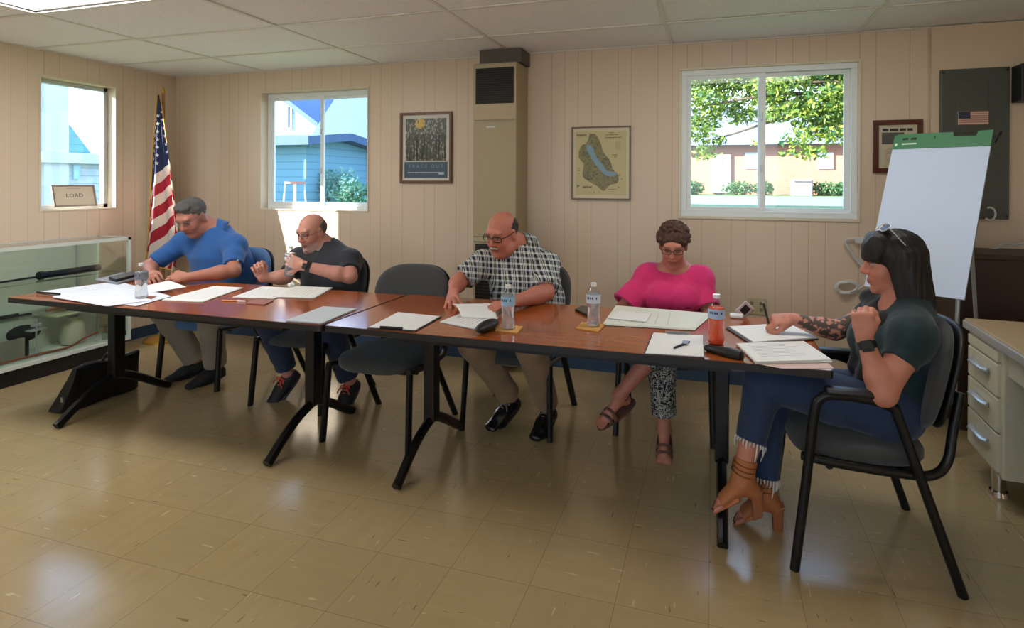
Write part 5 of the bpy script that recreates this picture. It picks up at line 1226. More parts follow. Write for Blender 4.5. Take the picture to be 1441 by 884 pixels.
def man_black():
    t=person('balding person in black holding a water bottle, before the sunlit wall below the window',(1.42,-.85,0))
    H=Head((1.300,-.93,1.083),(-.12,-.93,-.28),(0,-.15,1),1.02); neck=(1.375,-.84,.965); skin=SK(196,138,120)
    pel=(1.42,-.78,.53); chest=(1.40,-.86,.83); sl=(1.565,-.88,.885); sr=(1.19,-.91,.885)
    eL,wL=(1.66,-1.00,.80),(1.415,-1.15,.885); eR,wR=(1.17,-1.03,.775),(1.075,-1.13,.785)
    aL=arm_prims(sl,eL,wL,(.060,.052,.043,.046,.029)); aR=arm_prims(sr,eR,wR,(.060,.052,.042,.044,.029))
    hL,_,_=hand(wL,(-.93,-.2,.32),(.15,-.95,.1),-1,[(.55,.95,.6)]*4,(.9,.3,.3),1.05)
    hR,_,_=hand(wR,(-.35,-.15,.85),(-.6,.5,.1),-1,[(1.2,1.4,.7)]*4,(.5,.5,.5),1.0)
    T_=lambda nk:torso(pel,chest,nk,(1,.1,0),(.18,.20,.185),(.145,.16,.125),sl,sr,belly=(0,-.03,0))
    kL,kR=(1.64,-1.17,.50),(1.23,-1.22,.50); anL,anR=(1.70,-1.05,.13),(1.27,-1.12,.165); hipL,hipR=(1.51,-.80,.53),(1.33,-.80,.53)
    legs=leg_prims(hipL,kL,anL)+leg_prims(hipR,kR,anR)
    sdf_mesh('body',H.prims(neck,.058,jowl=.8,nose=1.1)+T_(neck)+aL+aR+hL+hR+legs,.0045,m_skin,t,paint=[H.paint(skin,SK(160,96,88),(.2,.16,.14),lids=0,stub=SK(190,176,168),stubz=-.052)],base=skin)
    sh=off(T_(np.array(neck)-[0,0,.015]),.012)+shirt_top(chest,neck,.108,.076)+sleeve(sl,eL,.66,.070,.064)+sleeve(sr,eR,.78,.074,.064)
    m=fabric('charcoal shirt',(34,38,46)); po=sdf_mesh('shirt',sh+[ell(np.array(neck)+[-.01,-.11,.04],(.028,.06,.06),None,.01,op='sub'),bx3((1.42,-.8,.36),(.4,.4,.1),k=.01,op='sub')],.006,m,t,noise=folds(.004,24,5))
    collar(H,np.array(neck)-[0,0,.01],.060,m,po,.04,(-.1,-1),open_=.7)
    hr=[ell(H.p(0,-.03,.018),np.array((.079,.083,.072))*H.s,H.R,.01),ell(H.p(0,.09,.03),np.array((.12,.085,.12))*H.s,H.R,.01,op='sub'),ell(H.p(0,-.0,.125),np.array((.06,.12,.062))*H.s,H.R,.015,op='sub'),ell(H.p(0,.02,-.085),np.array((.12,.09,.07))*H.s,H.R,.015,op='sub')]
    sdf_mesh('hair',hr,.004,mat('short grey brown hair',(96,84,76),.85,noise=.3,nscale=160,bump=.5,bscale=400),t,noise=lambda x,y,z:.002*vnoise(x,y,z,120))
    glasses(H,t,mat('thin dark wire',(60,56,54),.3,.6),.0013)
    wd=unit(np.array(eL)-wL); wc=np.array(wL)+wd*.035; k=B(); k.cyl(Vector(wc-wd*.014),Vector(wc+wd*.014),.036,n=20); wb=obj('watch_strap',k,m_blackpl,t,smooth=True); k=B(); k.cyl(Vector(wc+[0,-.032,.008]),Vector(wc+[0,-.042,.011]),.019,n=16); obj('watch_face',k,m_dark,wb)
    tr=trouser(hipL,kL,anL,(.105,.1,.080,.076,.066),.92)+trouser(hipR,kR,anR,(.105,.1,.080,.076,.064),.90)+[econe(pel,(1.42,-.80,.6),(.19,.155),(.195,.16),(1,0,0),.05)]
    sdf_mesh('jeans',tr,.006,fabric('dark denim',(30,44,68)),t,noise=folds(.004,28,3))
    ms=mat('black running shoe',(22,26,32),.7); so=mat('grey rubber sole',(84,84,92),.6); ml=mat('orange laces',(206,74,48),.6)
    shoe('shoe',np.array(anL)+[0,0,-.02],(.02,-.80,-.60),t,ms,so,flatn=(0,-.6,.8),laces=ml,top=.066,length=.29); shoe('shoe',np.array(anR)+[0,0,-.02],(-.30,-.62,-.70),t,ms,so,flatn=(0,-.7,.7),laces=ml,top=.066,length=.29)
    return t
def plaid_mat():
    m,nt,bs=newmat('plaid cotton'); tc=nt.nodes.new('ShaderNodeTexCoord'); sp=nt.nodes.new('ShaderNodeSeparateXYZ'); nt.links.new(tc.outputs['Object'],sp.inputs[0])
    x,y,z=sp.outputs; 
    h=mathn(nt,'ADD',x,mathn(nt,'MULTIPLY',y,.8)); 
    def band(v,per,w,ph=0): return mathn(nt,'LESS_THAN',mathn(nt,'FRACT',mathn(nt,'ADD',mathn(nt,'DIVIDE',v,per),ph+10)),w)
    zz=mathn(nt,'ADD',z,mathn(nt,'MULTIPLY',y,.25))
    a=mathn(nt,'ADD',mathn(nt,'MULTIPLY',band(h,.030,.58),.52),mathn(nt,'MULTIPLY',band(zz,.036,.62,.2),.48))
    c=mixc(nt,a,srgb(212,214,208),srgb(22,28,40))
    l1=mathn(nt,'MULTIPLY',band(h,.060,.09,.42),.8); c=mixc(nt,l1,c,srgb(206,210,190)); l2=band(zz,.072,.07,.3); c=mixc(nt,mathn(nt,'MULTIPLY',l2,.6),c,srgb(90,110,150))
    nt.links.new(c,bs.inputs['Base Color']); bs.inputs['Roughness'].default_value=.85; return m
def man_plaid():
    t=person('balding person in a black and white plaid shirt turning a page',(2.84,-.8,0))
    H=Head((2.745,-1.035,1.125),(-.25,-.92,-.34),(0,-.22,1),1.07); neck=(2.835,-.90,1.035); skin=SK(186,116,94)
    pel=(2.86,-.72,.54); chest=(2.83,-.88,.84); sl=(2.995,-.94,.925); sr=(2.60,-.97,.925)
    eL,wL=(3.035,-1.08,.79),(2.925,-1.36,.785); eR,wR=(2.495,-1.10,.83),(2.545,-1.27,.81)
    aL=arm_prims(sl,eL,wL,(.064,.058,.046,.049,.030)); aR=arm_prims(sr,eR,wR,(.064,.056,.045,.048,.030))
    hL,_,_=hand(wL,(-.55,-.75,-.02),(.1,-.1,1),-1,[(.35,.7,.4),(.4,.75,.4),(.45,.8,.4),(.5,.8,.5)],(.6,.4,.3),1.08)
    hR,_,_=hand(wR,(.28,-.85,-.32),(-.5,-.35,.8),1,[(.15,.3,.2),(.25,.35,.2),(.4,.5,.3),(.5,.6,.3)],(.5,.3,.2),1.08,spread=.12)
    T_=lambda nk:torso(pel,chest,nk,(1,0,0),(.19,.215,.205),(.155,.175,.145),sl,sr,belly=(0,-.045,0))
    kL,kR=(3.0,-1.235,.51),(2.66,-1.25,.51); anL,anR=(3.045,-1.05,.12),(2.81,-1.04,.145); hipL,hipR=(2.96,-.78,.54),(2.76,-.78,.54)
    legs=leg_prims(hipL,kL,anL)+leg_prims(hipR,kR,anR)
    sdf_mesh('body',H.prims(neck,.064,jowl=1.15,nose=1.1,cheek=1.12)+T_(neck)+aL+aR+hL+hR+legs,.0045,m_skin,t,
        paint=[H.paint(skin,SK(150,76,70),(.12,.09,.07),lids=1,stub=None)],base=skin)
    sh=off(T_(np.array(neck)-[0,0,.015]),.012)+shirt_top(chest,neck)+sleeve(sl,eL,.84,.076,.076)+sleeve(sr,eR,.80,.080,.078)
    m=plaid_mat(); po=sdf_mesh('plaid_shirt',sh+[ell(np.array(neck)+[-.02,-.12,.04],(.024,.05,.05),None,.01,op='sub'),bx3((2.86,-.72,.36),(.4,.4,.11),k=.01,op='sub')],.006,m,t,noise=folds(.0045,24,8))
    collar(H,np.array(neck)-[0,0,.01],.068,m,po,.045,(-.2,-1))
    hr=[ell(H.p(0,-.03,.022),np.array((.0795,.084,.076))*H.s,H.R,.01),ell(H.p(0,.10,.03),np.array((.12,.085,.14))*H.s,H.R,.01,op='sub'),ell(H.p(0,.025,.125),np.array((.058,.11,.062))*H.s,H.R,.015,op='sub'),ell(H.p(0,.02,-.085),np.array((.12,.09,.07))*H.s,H.R,.015,op='sub')]
    sdf_mesh('hair',hr,.004,mat('dark brown hair',(50,40,34),.85,noise=.3,nscale=160,bump=.5,bscale=400),t,noise=lambda x,y,z:.002*vnoise(x,y,z,120))
    mu=[cone(H.p(-.024,.092,-.054),H.p(0,.1,-.049),.0045,.006,k=.01),cone(H.p(.024,.092,-.054),H.p(0,.1,-.049),.0045,.006,k=.01)]
    sdf_mesh('moustache',mu,.0025,mat('grey moustache',(196,184,176),.85,bump=.5,bscale=500),t)
    glasses(H,t,mat('black frames',(22,22,24),.3),.0026,.027,.017,.6)
    tr=trouser(hipL,kL,anL,(.108,.102,.084,.078,.066),.95)+trouser(hipR,kR,anR,(.108,.102,.084,.078,.066),.95)+[econe(pel,(2.86,-.75,.6),(.2,.165),(.205,.17),(1,0,0),.05)]
    sdf_mesh('trousers',tr,.006,fabric('tan khaki',(140,116,88)),t,noise=folds(.004,28,4))
    ms=mat('black leather boat shoe',(20,18,18),.25); so=mat('dark leather sole',(36,30,28),.6); ml=mat('pale laces',(120,104,88),.6)
    shoe('shoe',np.array(anL)+[0,0,-.02],(-.12,-.92,-.22),t,ms,so,flatn=(0,-.3,1),laces=ml,top=.066); shoe('shoe',np.array(anR)+[0,0,-.02],(-.42,-.8,-.40),t,ms,so,flatn=(0,-.5,1),laces=ml,top=.066)
    return t
def woman_pink():
    t=person('curly haired person in a bright pink top reading papers with legs crossed',(3.72,-.7,0))
    H=Head((3.735,-.80,1.058),(.0,-.93,-.33),(.02,-.2,1),1.0); neck=(3.742,-.735,.93); skin=SK(184,120,100)
    pel=(3.72,-.62,.53); chest=(3.74,-.72,.78); sl=(3.885,-.73,.855); sr=(3.585,-.73,.855)
    eL,wL=(3.945,-.84,.66),(3.90,-1.02,.62); eR,wR=(3.43,-.86,.66),(3.55,-1.02,.62)
    aL=arm_prims(sl,eL,wL,(.052,.048,.040,.040,.026)); aR=arm_prims(sr,eR,wR,(.052,.048,.040,.040,.026))
    hL,_,_=hand(wL,(-.7,-.6,-.15),(0,0,1),-1,[(.4,.5,.3)]*4,sz=.92); hR,_,_=hand(wR,(.7,-.6,-.15),(0,0,1),1,[(.4,.5,.3)]*4,sz=.92)
    T_=lambda nk:torso(pel,chest,nk,(1,0,0),(.19,.175,.16),(.15,.15,.115),sl,sr,belly=(0,-.03,0))
    bust=[ell((3.67,-.845,.76),(.075,.06,.07),None,.04),ell((3.80,-.845,.76),(.075,.06,.07),None,.04)]
    hipL,hipR=(3.81,-.68,.53),(3.63,-.68,.53); kL,anL=(3.70,-1.14,.50),(3.715,-1.16,.135)
    kR,anR=(3.72,-1.20,.60),(3.50,-1.30,.335)
    legs=leg_prims(hipL,kL,anL,(.088,.08,.056,.05,.032))+leg_prims(hipR,kR,anR,(.088,.08,.056,.05,.032))
    def footp(an,d,u):
        d=unit(d);u=V3(u);u=u-d*np.dot(u,d);u/=np.linalg.norm(u);s=np.cross(d,u);a=V3(an)
        pr=[cone(a,a-u*.05-d*.02,.033,.030,k=.02),cone(a-u*.03+d*.02,a-u*.062+d*.12,.030,.020,k=.02),econe(a-u*.065+d*.09,a-u*.068+d*.15,(.036,.014),(.036,.010),s,k=.01)]
        for i in range(5): o_=(i-2)*.0155; pr.append(cone(a-u*.069+d*.145+s*o_,a-u*.070+d*(.175-.005*abs(i-1))+s*o_*1.05,.0085,.0075,k=.003))
        return pr,a,d,u,s
    fL=footp(anL,(.06,-.80,-.42),(0,-.4,1)); fR=footp(anR,(-.62,-.55,-.42),(-.3,-.5,1))
    sdf_mesh('body',H.prims(neck,.052,jowl=.7,nose=.95,female=True,mouth_open=.003)+T_(neck)+bust+aL+aR+hL+hR+legs+fL[0]+fR[0],.0045,m_skin,t,paint=[H.paint(skin,SK(150,70,66),(.16,.1,.08),lids=0)],base=skin)
    sh=off(T_(np.array(neck)-[0,0,.045])+bust,.012)+sleeve(sl,eL,.74,.064,.074)+sleeve(sr,eR,.80,.064,.094)
    ns=np.array(neck); 
    inner=[cone(V3(sr)+(V3(eR)-V3(sr))*.45,V3(sr)+(V3(eR)-V3(sr))*1.1,.05,.095,k=.004,op='sub'),cone(V3(sl)+(V3(eL)-V3(sl))*.45,V3(sl)+(V3(eL)-V3(sl))*1.1,.05,.082,k=.004,op='sub')]
    cutn=[ell(ns+[0,-.05,.02],(.082,.085,.052),None,.01,op='sub'),ell(ns+[0,0.0,.05],(.09,.09,.06),None,.01,op='sub')]
    # keep the armhole from hollowing the torso: cut sleeves first, then add torso
    prs=sleeve(sl,eL,.74,.064,.074)+sleeve(sr,eR,.80,.064,.094)+inner+off(T_(np.array(neck)-[0,0,.045])+bust,.012)+cutn+[bx3((3.72,-.65,.38),(.4,.4,.1),k=.01,op='sub')]
    sdf_mesh('pink_top',prs,.005,fabric('pink cotton',(212,42,110)),t,noise=folds(.004,26,12))
    hr=[ell(H.p(0,-.02,.045),np.array((.088,.102,.090))*H.s,H.R,.02),ell(H.p(0,.115,-.025),np.array((.064,.08,.092))*H.s,H.R,.015,op='sub'),ell(H.p(0,.02,-.10),np.array((.13,.13,.07))*H.s,H.R,.015,op='sub')]
    rr=random.Random(4)
    curls=[]
    for i in range(200):
        a=rr.uniform(0,2*PI); e=rr.uniform(-.25,1.45); d_=np.array([math.cos(a)*math.cos(e)*.092,math.sin(a)*math.cos(e)*.106,math.sin(e)*.094])
        if d_[1]>.05 and d_[2]<.062 and abs(d_[0])<.07: continue
        curls.append(ell(H.p(d_[0],-.02+d_[1],.045+d_[2]),rr.uniform(.007,.013),None,.003))
    sdf_mesh('hair',hr+curls,.004,mat('auburn curls',(74,48,34),.75,noise=.6,nscale=90,bump=.5,bscale=300),t,noise=lambda x,y,z:.003*vnoise(x,y,z,150))
    glasses(H,t,mat('bronze wire',(70,48,44),.3,.5),.0019,.026,.015,.7)
    m,nt,bs=newmat('black and white print'); tc=nt.nodes.new('ShaderNodeTexCoord'); c=None
    def nz(sc,scale,se):
        mp=nt.nodes.new('ShaderNodeMapping'); mp.inputs['Scale'].default_value=sc; mp.inputs['Location'].default_value=(se,se,se); nt.links.new(tc.outputs['Object'],mp.inputs[0]); q=nt.nodes.new('ShaderNodeTexNoise'); q.inputs['Scale'].default_value=scale; q.inputs['Detail'].default_value=1; nt.links.new(mp.outputs[0],q.inputs[0])
        return mathn(nt,'LESS_THAN',mathn(nt,'ABSOLUTE',mathn(nt,'SUBTRACT',q.outputs['Fac'],.5)),.035)
    k_=mathn(nt,'MAXIMUM',nz((1.6,1.6,.5),52,0),nz((.6,.6,1.8),46,3)); nt.links.new(mixc(nt,k_,srgb(24,24,26),srgb(176,172,164)),bs.inputs['Base Color']); bs.inputs['Roughness'].default_value=.85
    tr=trouser(hipL,kL,anL,(.108,.1,.078,.070,.066),.82)+trouser(hipR,kR,anR,(.108,.1,.076,.068,.064),.42)+[econe(pel,(3.72,-.65,.6),(.2,.165),(.2,.165),(1,0,0),.05)]
    sdf_mesh('cropped_trousers',tr,.006,m,t,noise=folds(.003,28,6))
    ms=mat('rose gold sandal',(128,92,84),.3,.4)
    for (pr,a,d,u,s) in (fL,fR):
        k=B(); n=22; P=[a-u*.082+d*(.055+.125*math.cos(2*PI*i/n))+s*(.042*(abs(math.sin(2*PI*i/n))**.8)*math.copysign(1,math.sin(2*PI*i/n))) for i in range(n)]
        k.prism([Vector(p) for p in P],Vector(-u*.014)); sd=obj('sandal_sole',k,mat('sandal sole',(96,66,58),.5),t)
        for dd,hh in ((.085,.052),(.115,.038)): 
            k=B(); k.tube([Vector(a-u*.078+d*dd+s*.043*math.cos(th)+u*hh*math.sin(th)) for th in [PI*i/10 for i in range(11)]],.011,6,ry=.003,up=tuple(d)); obj('strap',k,ms,sd,smooth=True)
        k=B(); k.tube([Vector(a-u*.02+s*.038*math.cos(th)-d*(.045*math.sin(th)-.0)) for th in [PI*i/10 for i in range(11)]],.004,6)
        obj('heel_strap',k,ms,sd,smooth=True)
    return t
def woman_green():
    t=person('black haired person in dark green writing at the table end with a tattooed forearm',(4.6,-1.65,0))
    H=Head((4.648,-1.62,1.108),(-.98,.02,-.10),(-.06,0,1),1.0); neck=(4.685,-1.64,.965); skin=SK(190,126,104)
    pel=(4.63,-1.65,.55); chest=(4.665,-1.65,.79); side=(0,1,0)
    sN=(4.665,-1.805,.862)  # near shoulder (her left)
    sF=(4.65,-1.49,.88)
    eN,wN=(4.545,-1.90,.675),(4.492,-1.86,.865)
    eF,wF=(4.47,-1.47,.785),(4.30,-1.455,.822)
    aN=arm_prims(sN,eN,wN,(.050,.050,.043,.041,.026)); aF=arm_prims(sF,eF,wF,(.054,.046,.038,.038,.024))
    hN,_,_=hand(wN,(-.05,.05,1),(-.25,-.95,0),1,[(1.15,1.5,.9),(1.2,1.5,.9),(1.25,1.5,.9),(1.3,1.5,.9)],(.5,.7,.6),.98)
    hF,tipsF,thF=hand(wF,(-.93,-.12,-.12),(-.1,-.45,.85),-1,[(.75,.8,.4),(.8,.95,.5),(.95,1.1,.6),(1.0,1.2,.7)],(.45,.4,.3),.95)
    T_=lambda nk:torso(pel,chest,nk,side,(.165,.14,.14),(.12,.105,.098),sN,sF)
    bust=[ell((4.575,-1.715,.79),(.065,.07,.07),None,.04),ell((4.57,-1.585,.79),(.065,.07,.07),None,.04)]
    hN_,hF_=(4.60,-1.74,.55),(4.60,-1.56,.55)
    kF,aF_=(4.20,-1.58,.54),(4.165,-1.68,.136)      # far leg planted
    kN,aN_=(4.165,-1.71,.615),(4.072,-1.79,.242)      # near leg crossed over
    legs=leg_prims(hN_,kN,aN_,(.088,.080,.058,.054,.034))+leg_prims(hF_,kF,aF_,(.088,.080,.058,.054,.034))
    def heelfoot(an,d,u):
        d=unit(d);u=V3(u);u=u-d*np.dot(u,d);u/=np.linalg.norm(u);s=np.cross(d,u);a=V3(an); return a,d,u,s
    FN=heelfoot(aN_,(-.86,-.05,-.48),(-.48,0,.86)); FF=heelfoot(aF_,(-.88,-.0,-.44),(-.44,0,.88))
    feet=[]
    for (a,d,u,s) in (FN,FF):
        feet+=[cone(a,a-u*.045,.034,.030,k=.02),cone(a-u*.03+d*.03,a-u*.055+d*.12,.028,.020,k=.02)]
        for i in range(5): o_=(i-2)*.0145; feet.append(cone(a-u*.058+d*.12+s*o_,a-u*.062+d*(.160-.005*abs(i-1))+s*o_,.0085,.0078,k=.003))
    def tattoo(P,col):
        for (A,C,lo_,hi_) in ((V3(eF),V3(wF),-.25,.86),(V3(sF),V3(eF),.45,1.15)):
            ab=C-A; L=np.linalg.norm(ab); d=P-A; tt=(d@ab)/(L*L); r=np.linalg.norm(d-np.outer(tt,ab),axis=1)
            n=vnoise(P[:,0],P[:,1],P[:,2],85,1)+.6*vnoise(P[:,0],P[:,1],P[:,2],170,2)
            m_=(r<.062)&(tt>lo_)&(tt<hi_)&(n>-.02); col[m_]=col[m_]*.0+np.array(SK(74,62,54))
    def nails(P,col):
        for (a,d,u,s) in (FN,FF):
            for i in range(5):
                c=a-u*.056+d*(.163-.005*abs(i-1))+s*(i-2)*.0145; m_=np.linalg.norm(P-c,axis=1)<.008; col[m_]=SK(40,20,24)
    sdf_mesh('body',H.prims(neck,.050,nose=1.0,female=True,cheek=1.05)+T_(neck)+bust+aN+aF+hN+hF+legs+feet,.004,m_skin,t,paint=[H.paint(skin,SK(176,90,84),(.05,.035,.03),lids=1),tattoo,nails],base=skin)
    m=fabric('dark green jersey',(8,40,44)); 
    prs=off(T_(np.array(neck)-[0,0,.045])+bust,.012)+[cone((4.69,-1.65,.86),(4.705,-1.645,.985),.11,.072,k=.04,flat=(0,1)),cone((4.70,-1.69,.935),(4.675,-1.79,.875),.055,.055,k=.05)]+sleeve(sN,eN,.46,.058,.060)+sleeve(sF,eF,.42,.068,.058)+[ell(np.array(neck)+[-.085,0,.03],(.065,.07,.085),None,.01,op='sub'),bx3((4.63,-1.66,.44),(.4,.4,.10),k=.01,op='sub')]
    gt_=sdf_mesh('green_top',prs,.005,m,t,noise=folds(.003,28,3))
    # black open scarf/vest in front
    mv=fabric('black scarf',(14,16,18))
    vs=[cone((4.60,-1.70,.88),(4.56,-1.70,.66),.050,.058,k=.04),cone((4.59,-1.60,.89),(4.55,-1.60,.68),.045,.055,k=.04),cone((4.68,-1.57,.95),(4.60,-1.55,.90),.035,.045,k=.03),cone((4.70,-1.72,.925),(4.61,-1.72,.87),.034,.045,k=.03),ell((4.60,-1.50,.945),(.045,.04,.035),None,.03)]
    sdf_mesh('scarf',vs,.005,mv,t,noise=folds(.005,30,9))
    # hair: long bob with fringe
    hr=[ell(H.p(0,-.018,.045),np.array((.090,.107,.092))*H.s,H.R,.02)]
    for x_ in (-.072,-.058,.058,.072): hr+=[cone(H.p(x_,-.03,.02),H.p(x_*1.18,-.045,-.155),.034,.026,k=.03)]
    for x_ in (-.05,-.02,.02,.05): hr+=[cone(H.p(x_,-.07,.02),H.p(x_*1.3,-.088,-.165),.042,.030,k=.03)]
    for x_ in (-.07,.07): hr+=[cone(H.p(x_,.012,.03),H.p(x_*1.1,.0,-.13),.022,.018,k=.02)]
    hr+=[ell(H.p(0,.035,.070),np.array((.078,.062,.050))*H.s,H.R,.03),ell(H.p(0,.115,-.062),np.array((.058,.09,.088))*H.s,H.R,.01,op='sub')]
    for i in range(9): x_=(i-4)*.015; hr+=[cone(H.p(x_,.05,.098),H.p(x_*1.08,.088-4.5*x_*x_,.030),.018,.009,k=.026)]
    mh,nt,bs=newmat('black glossy hair'); bs.inputs['Base Color'].default_value=(.012,.010,.011,1); bs.inputs['Roughness'].default_value=.5; bs.inputs['Specular IOR Level'].default_value=.35
    tc=nt.nodes.new('ShaderNodeTexCoord'); mp=nt.nodes.new('ShaderNodeMapping'); mp.inputs['Scale'].default_value=(1,1,.06); q=nt.nodes.new('ShaderNodeTexNoise'); q.inputs['Scale'].default_value=240; nt.links.new(tc.outputs['Object'],mp.inputs[0]); nt.links.new(mp.outputs[0],q.inputs[0]); b=nt.nodes.new('ShaderNodeBump'); b.inputs['Strength'].default_value=.5; b.inputs['Distance'].default_value=.003; nt.links.new(q.outputs['Fac'],b.inputs['Height']); nt.links.new(b.outputs['Normal'],bs.inputs['Normal'])
    sdf_mesh('hair',hr,.004,mh,t,noise=lambda x,y,z:.0009*np.sin(x*210+y*160+2*np.sin(z*20))+.0007*np.sin(y*330-x*90))
    # sunglasses pushed up on the head
    H2=Head(H.p(0,-.028,.062),unit(H.f*.52+H.u*.86),H.u,1.02)
    g_=glasses(H2,t,mat('pale frames',(190,190,190),.3,.3),.0024,.027,.020,.75,fy=.1,lens=True,mlens=mat('dark lens',(20,20,22),.15),label='pale rimmed sunglasses pushed up on the hair')
    k=B(); k.ball(Vector(H.p(-.0,.104,-.043)),.0035); obj('nose_ring',k,m_steel,t)
    wd=unit(np.array(eN)-wN); wc=np.array(wN)+wd*.03; k=B(); k.cyl(Vector(wc-wd*.013),Vector(wc+wd*.013),.034,n=20); wb=obj('watch_strap',k,m_blackpl,t,smooth=True); k=B(); nn=unit((-.2,-1,.1)); k.box((-.02,-.02,-.005),(.02,.02,.006),.003,frame_mtx(Vector(wc+nn*.034),wd,np.cross(nn,wd))); obj('watch_face',k,m_dark,wb)
    # jeans
    mj=fabric('blue denim',(30,50,82)); 
    tr=trouser(hN_,kN,aN_,(.098,.092,.074,.068,.058),.62)+trouser(hF_,kF,aF_,(.098,.092,.074,.066,.054),.86)+[econe(pel,(4.63,-1.65,.60),(.175,.13),(.17,.125),side,.05)]
    jn=sdf_mesh('jeans',tr,.0055,mj,t,noise=folds(.004,30,7))
    rr=random.Random(8); mth=mat('white threads',(206,204,200),.9)
    for (K,A,fr,rad) in ((kN,aN_,.62,.058),(kF,aF_,.86,.056)):
        k=B(); K,A=V3(K),V3(A); ax=unit(A-K); e=K+(A-K)*fr; s1=unit(np.cross(ax,(0,1,.01))); s2=np.cross(ax,s1)
        for i in range(26):
            a=2*PI*i/26; L=rr.choice((.012,.02,.03,.05)) if rr.random()<.7 else .008; p=e+(s1*math.cos(a)+s2*math.sin(a))*(rad-.002); q=p+ax*L+np.array([rr.uniform(-.006,.006),rr.uniform(-.006,.006),-L*.3]); k.tube([Vector(p-ax*.006),Vector((p+q)/2+(s1*math.cos(a)+s2*math.sin(a))*.004),Vector(q)],[.004,.0035,.0015],5)
        obj('frayed_hem',k,mth,jn)
    k=B(); k.tube([(4.498,-1.735,.635),(4.494,-1.74,.61),(4.502,-1.746,.60),(4.51,-1.74,.62),(4.505,-1.735,.635)],.006,6); obj('belt_buckle',k,m_chrome,jn)
    # boots
    mb=mat('tan perforated leather',(170,104,60),.55,noise=.3,nscale=260,bump=.6,bscale=300); mhl=mat('stacked heel',(140,84,50),.5)
    for K_,(a,d,u,s) in ((kN,FN),(kF,FF)):
        R=np.stack([s,d,u]); lg=unit(V3(K_)-a)
        pr=[econe(a+lg*.078,a-u*.01,(.043,.044),(.040,.044),s,k=.02,flat=(1,0)),econe(a-u*.02,a-u*.058-d*.018,(.038,.042),(.033,.034),s,k=.02),
            econe(a-u*.018+d*.01,a-u*.048+d*.115,(.038,.036),(.040,.020),s,k=.03,flat=(0,1)),econe(a-u*.062+d*.05,a-u*.070+d*.16,(.036,.012),(.036,.008),s,k=.01)]
        bt=sdf_mesh('ankle_boot',pr+[ell(a-u*.052+d*.15,(.03,.05,.013),R,.004,op='sub')],.0045,mb,t)
        # block heel, reaches straight away from the sole
        hd=unit(-u*.9+d*.44); h0=a-u*.062-d*.03; k=B(); 
        rings=[]
        for q,(L_,w1,w2) in enumerate(((0,.028,.030),(.03,.025,.023),(.104,.024,.021))):
            c=h0+hd*L_; rings.append([k.bm.verts.new(Vector(c+s*w1*x_+d*w2*y_)) for x_,y_ in ((-1,-1),(1,-1),(1,1),(-1,1))])
        k.skin(rings); obj('heel',k,mhl,bt,bevel=.006)
        k=B()
        for i in range(3):
            k.tube([Vector(a+lg*(.060-.018*i)+s*.0445*math.cos(th)+np.cross(s,lg)*(.0455*math.sin(th))) for th in [2*PI*j/20 for j in range(20)]],.0028,5,closed=True)
        obj('boot_straps',k,mat('dark tan trim',(132,76,40),.5),bt,smooth=True)
    return t,wF,tipsF,thF
P1=man_blue(); P2=man_black(); P3=man_plaid(); P4=woman_pink(); P5,WF,TIPS,THF=woman_green()
# ================================================================= THINGS ON THE TABLES
m_paper=mat('white paper',(228,228,224),.75); m_paperb=mat('cool paper',(216,222,232),.75); m_brd=mat('dark brown clipboard',(52,38,34),.5); m_brd2=mat('mauve folder',(120,88,92),.5)
m_ink=mat('printed ink',(150,150,156),.7)
def quad_from_px(px,z=TZ): return [at(a,b_,2,z) for a,b_ in px]
def rect_fit(px):
    "centre, axes and size of a rectangular sheet measured by its corners (left, back, right, front)"
    P=quad_from_px(px); return P
def sheet_stack(name,label,cat,px,n=4,m=None,z=TZ+.0012,jit=.004,seed=0,lines=0,group=None,curl=0,th=.0012):
    P=quad_from_px(px); c=sum(P,Vector())/4; rr=random.Random(seed)
    t=thing(name,label,cat,(c.x,c.y,z),0,group)
    for i in range(n):
        a=rr.uniform(-.02,.02) if i else 0; off_=Vector((rr.uniform(-jit,jit),rr.uniform(-jit,jit),0))
        Q=[Matrix.Rotation(a,3,'Z')@(p-c)+c+off_ for p in P]; zz=z+i*th
        k=B(); k.prism([(q.x,q.y,zz) for q in Q],(0,0,th*.8)); o=obj('sheet',k,m or m_paper,t)
    if lines:
        k=B(); e=P[1]-P[0]; f=P[3]-P[0]; zz=z+n*th
        for i in range(lines):
            v=.15+.7*i/lines; L=rr.uniform(.5,.8); a=P[0]+e*.12+f*v; b_=P[0]+e*(.12+L)+f*v; w=f.normalized()*.0018
            k.prism([(a.x,a.y,zz),(b_.x,b_.y,zz),((b_+w).x,(b_+w).y,zz),((a+w).x,(a+w).y,zz)],(0,0,.0002))
        obj('print_lines',k,m_ink,t)
    return t
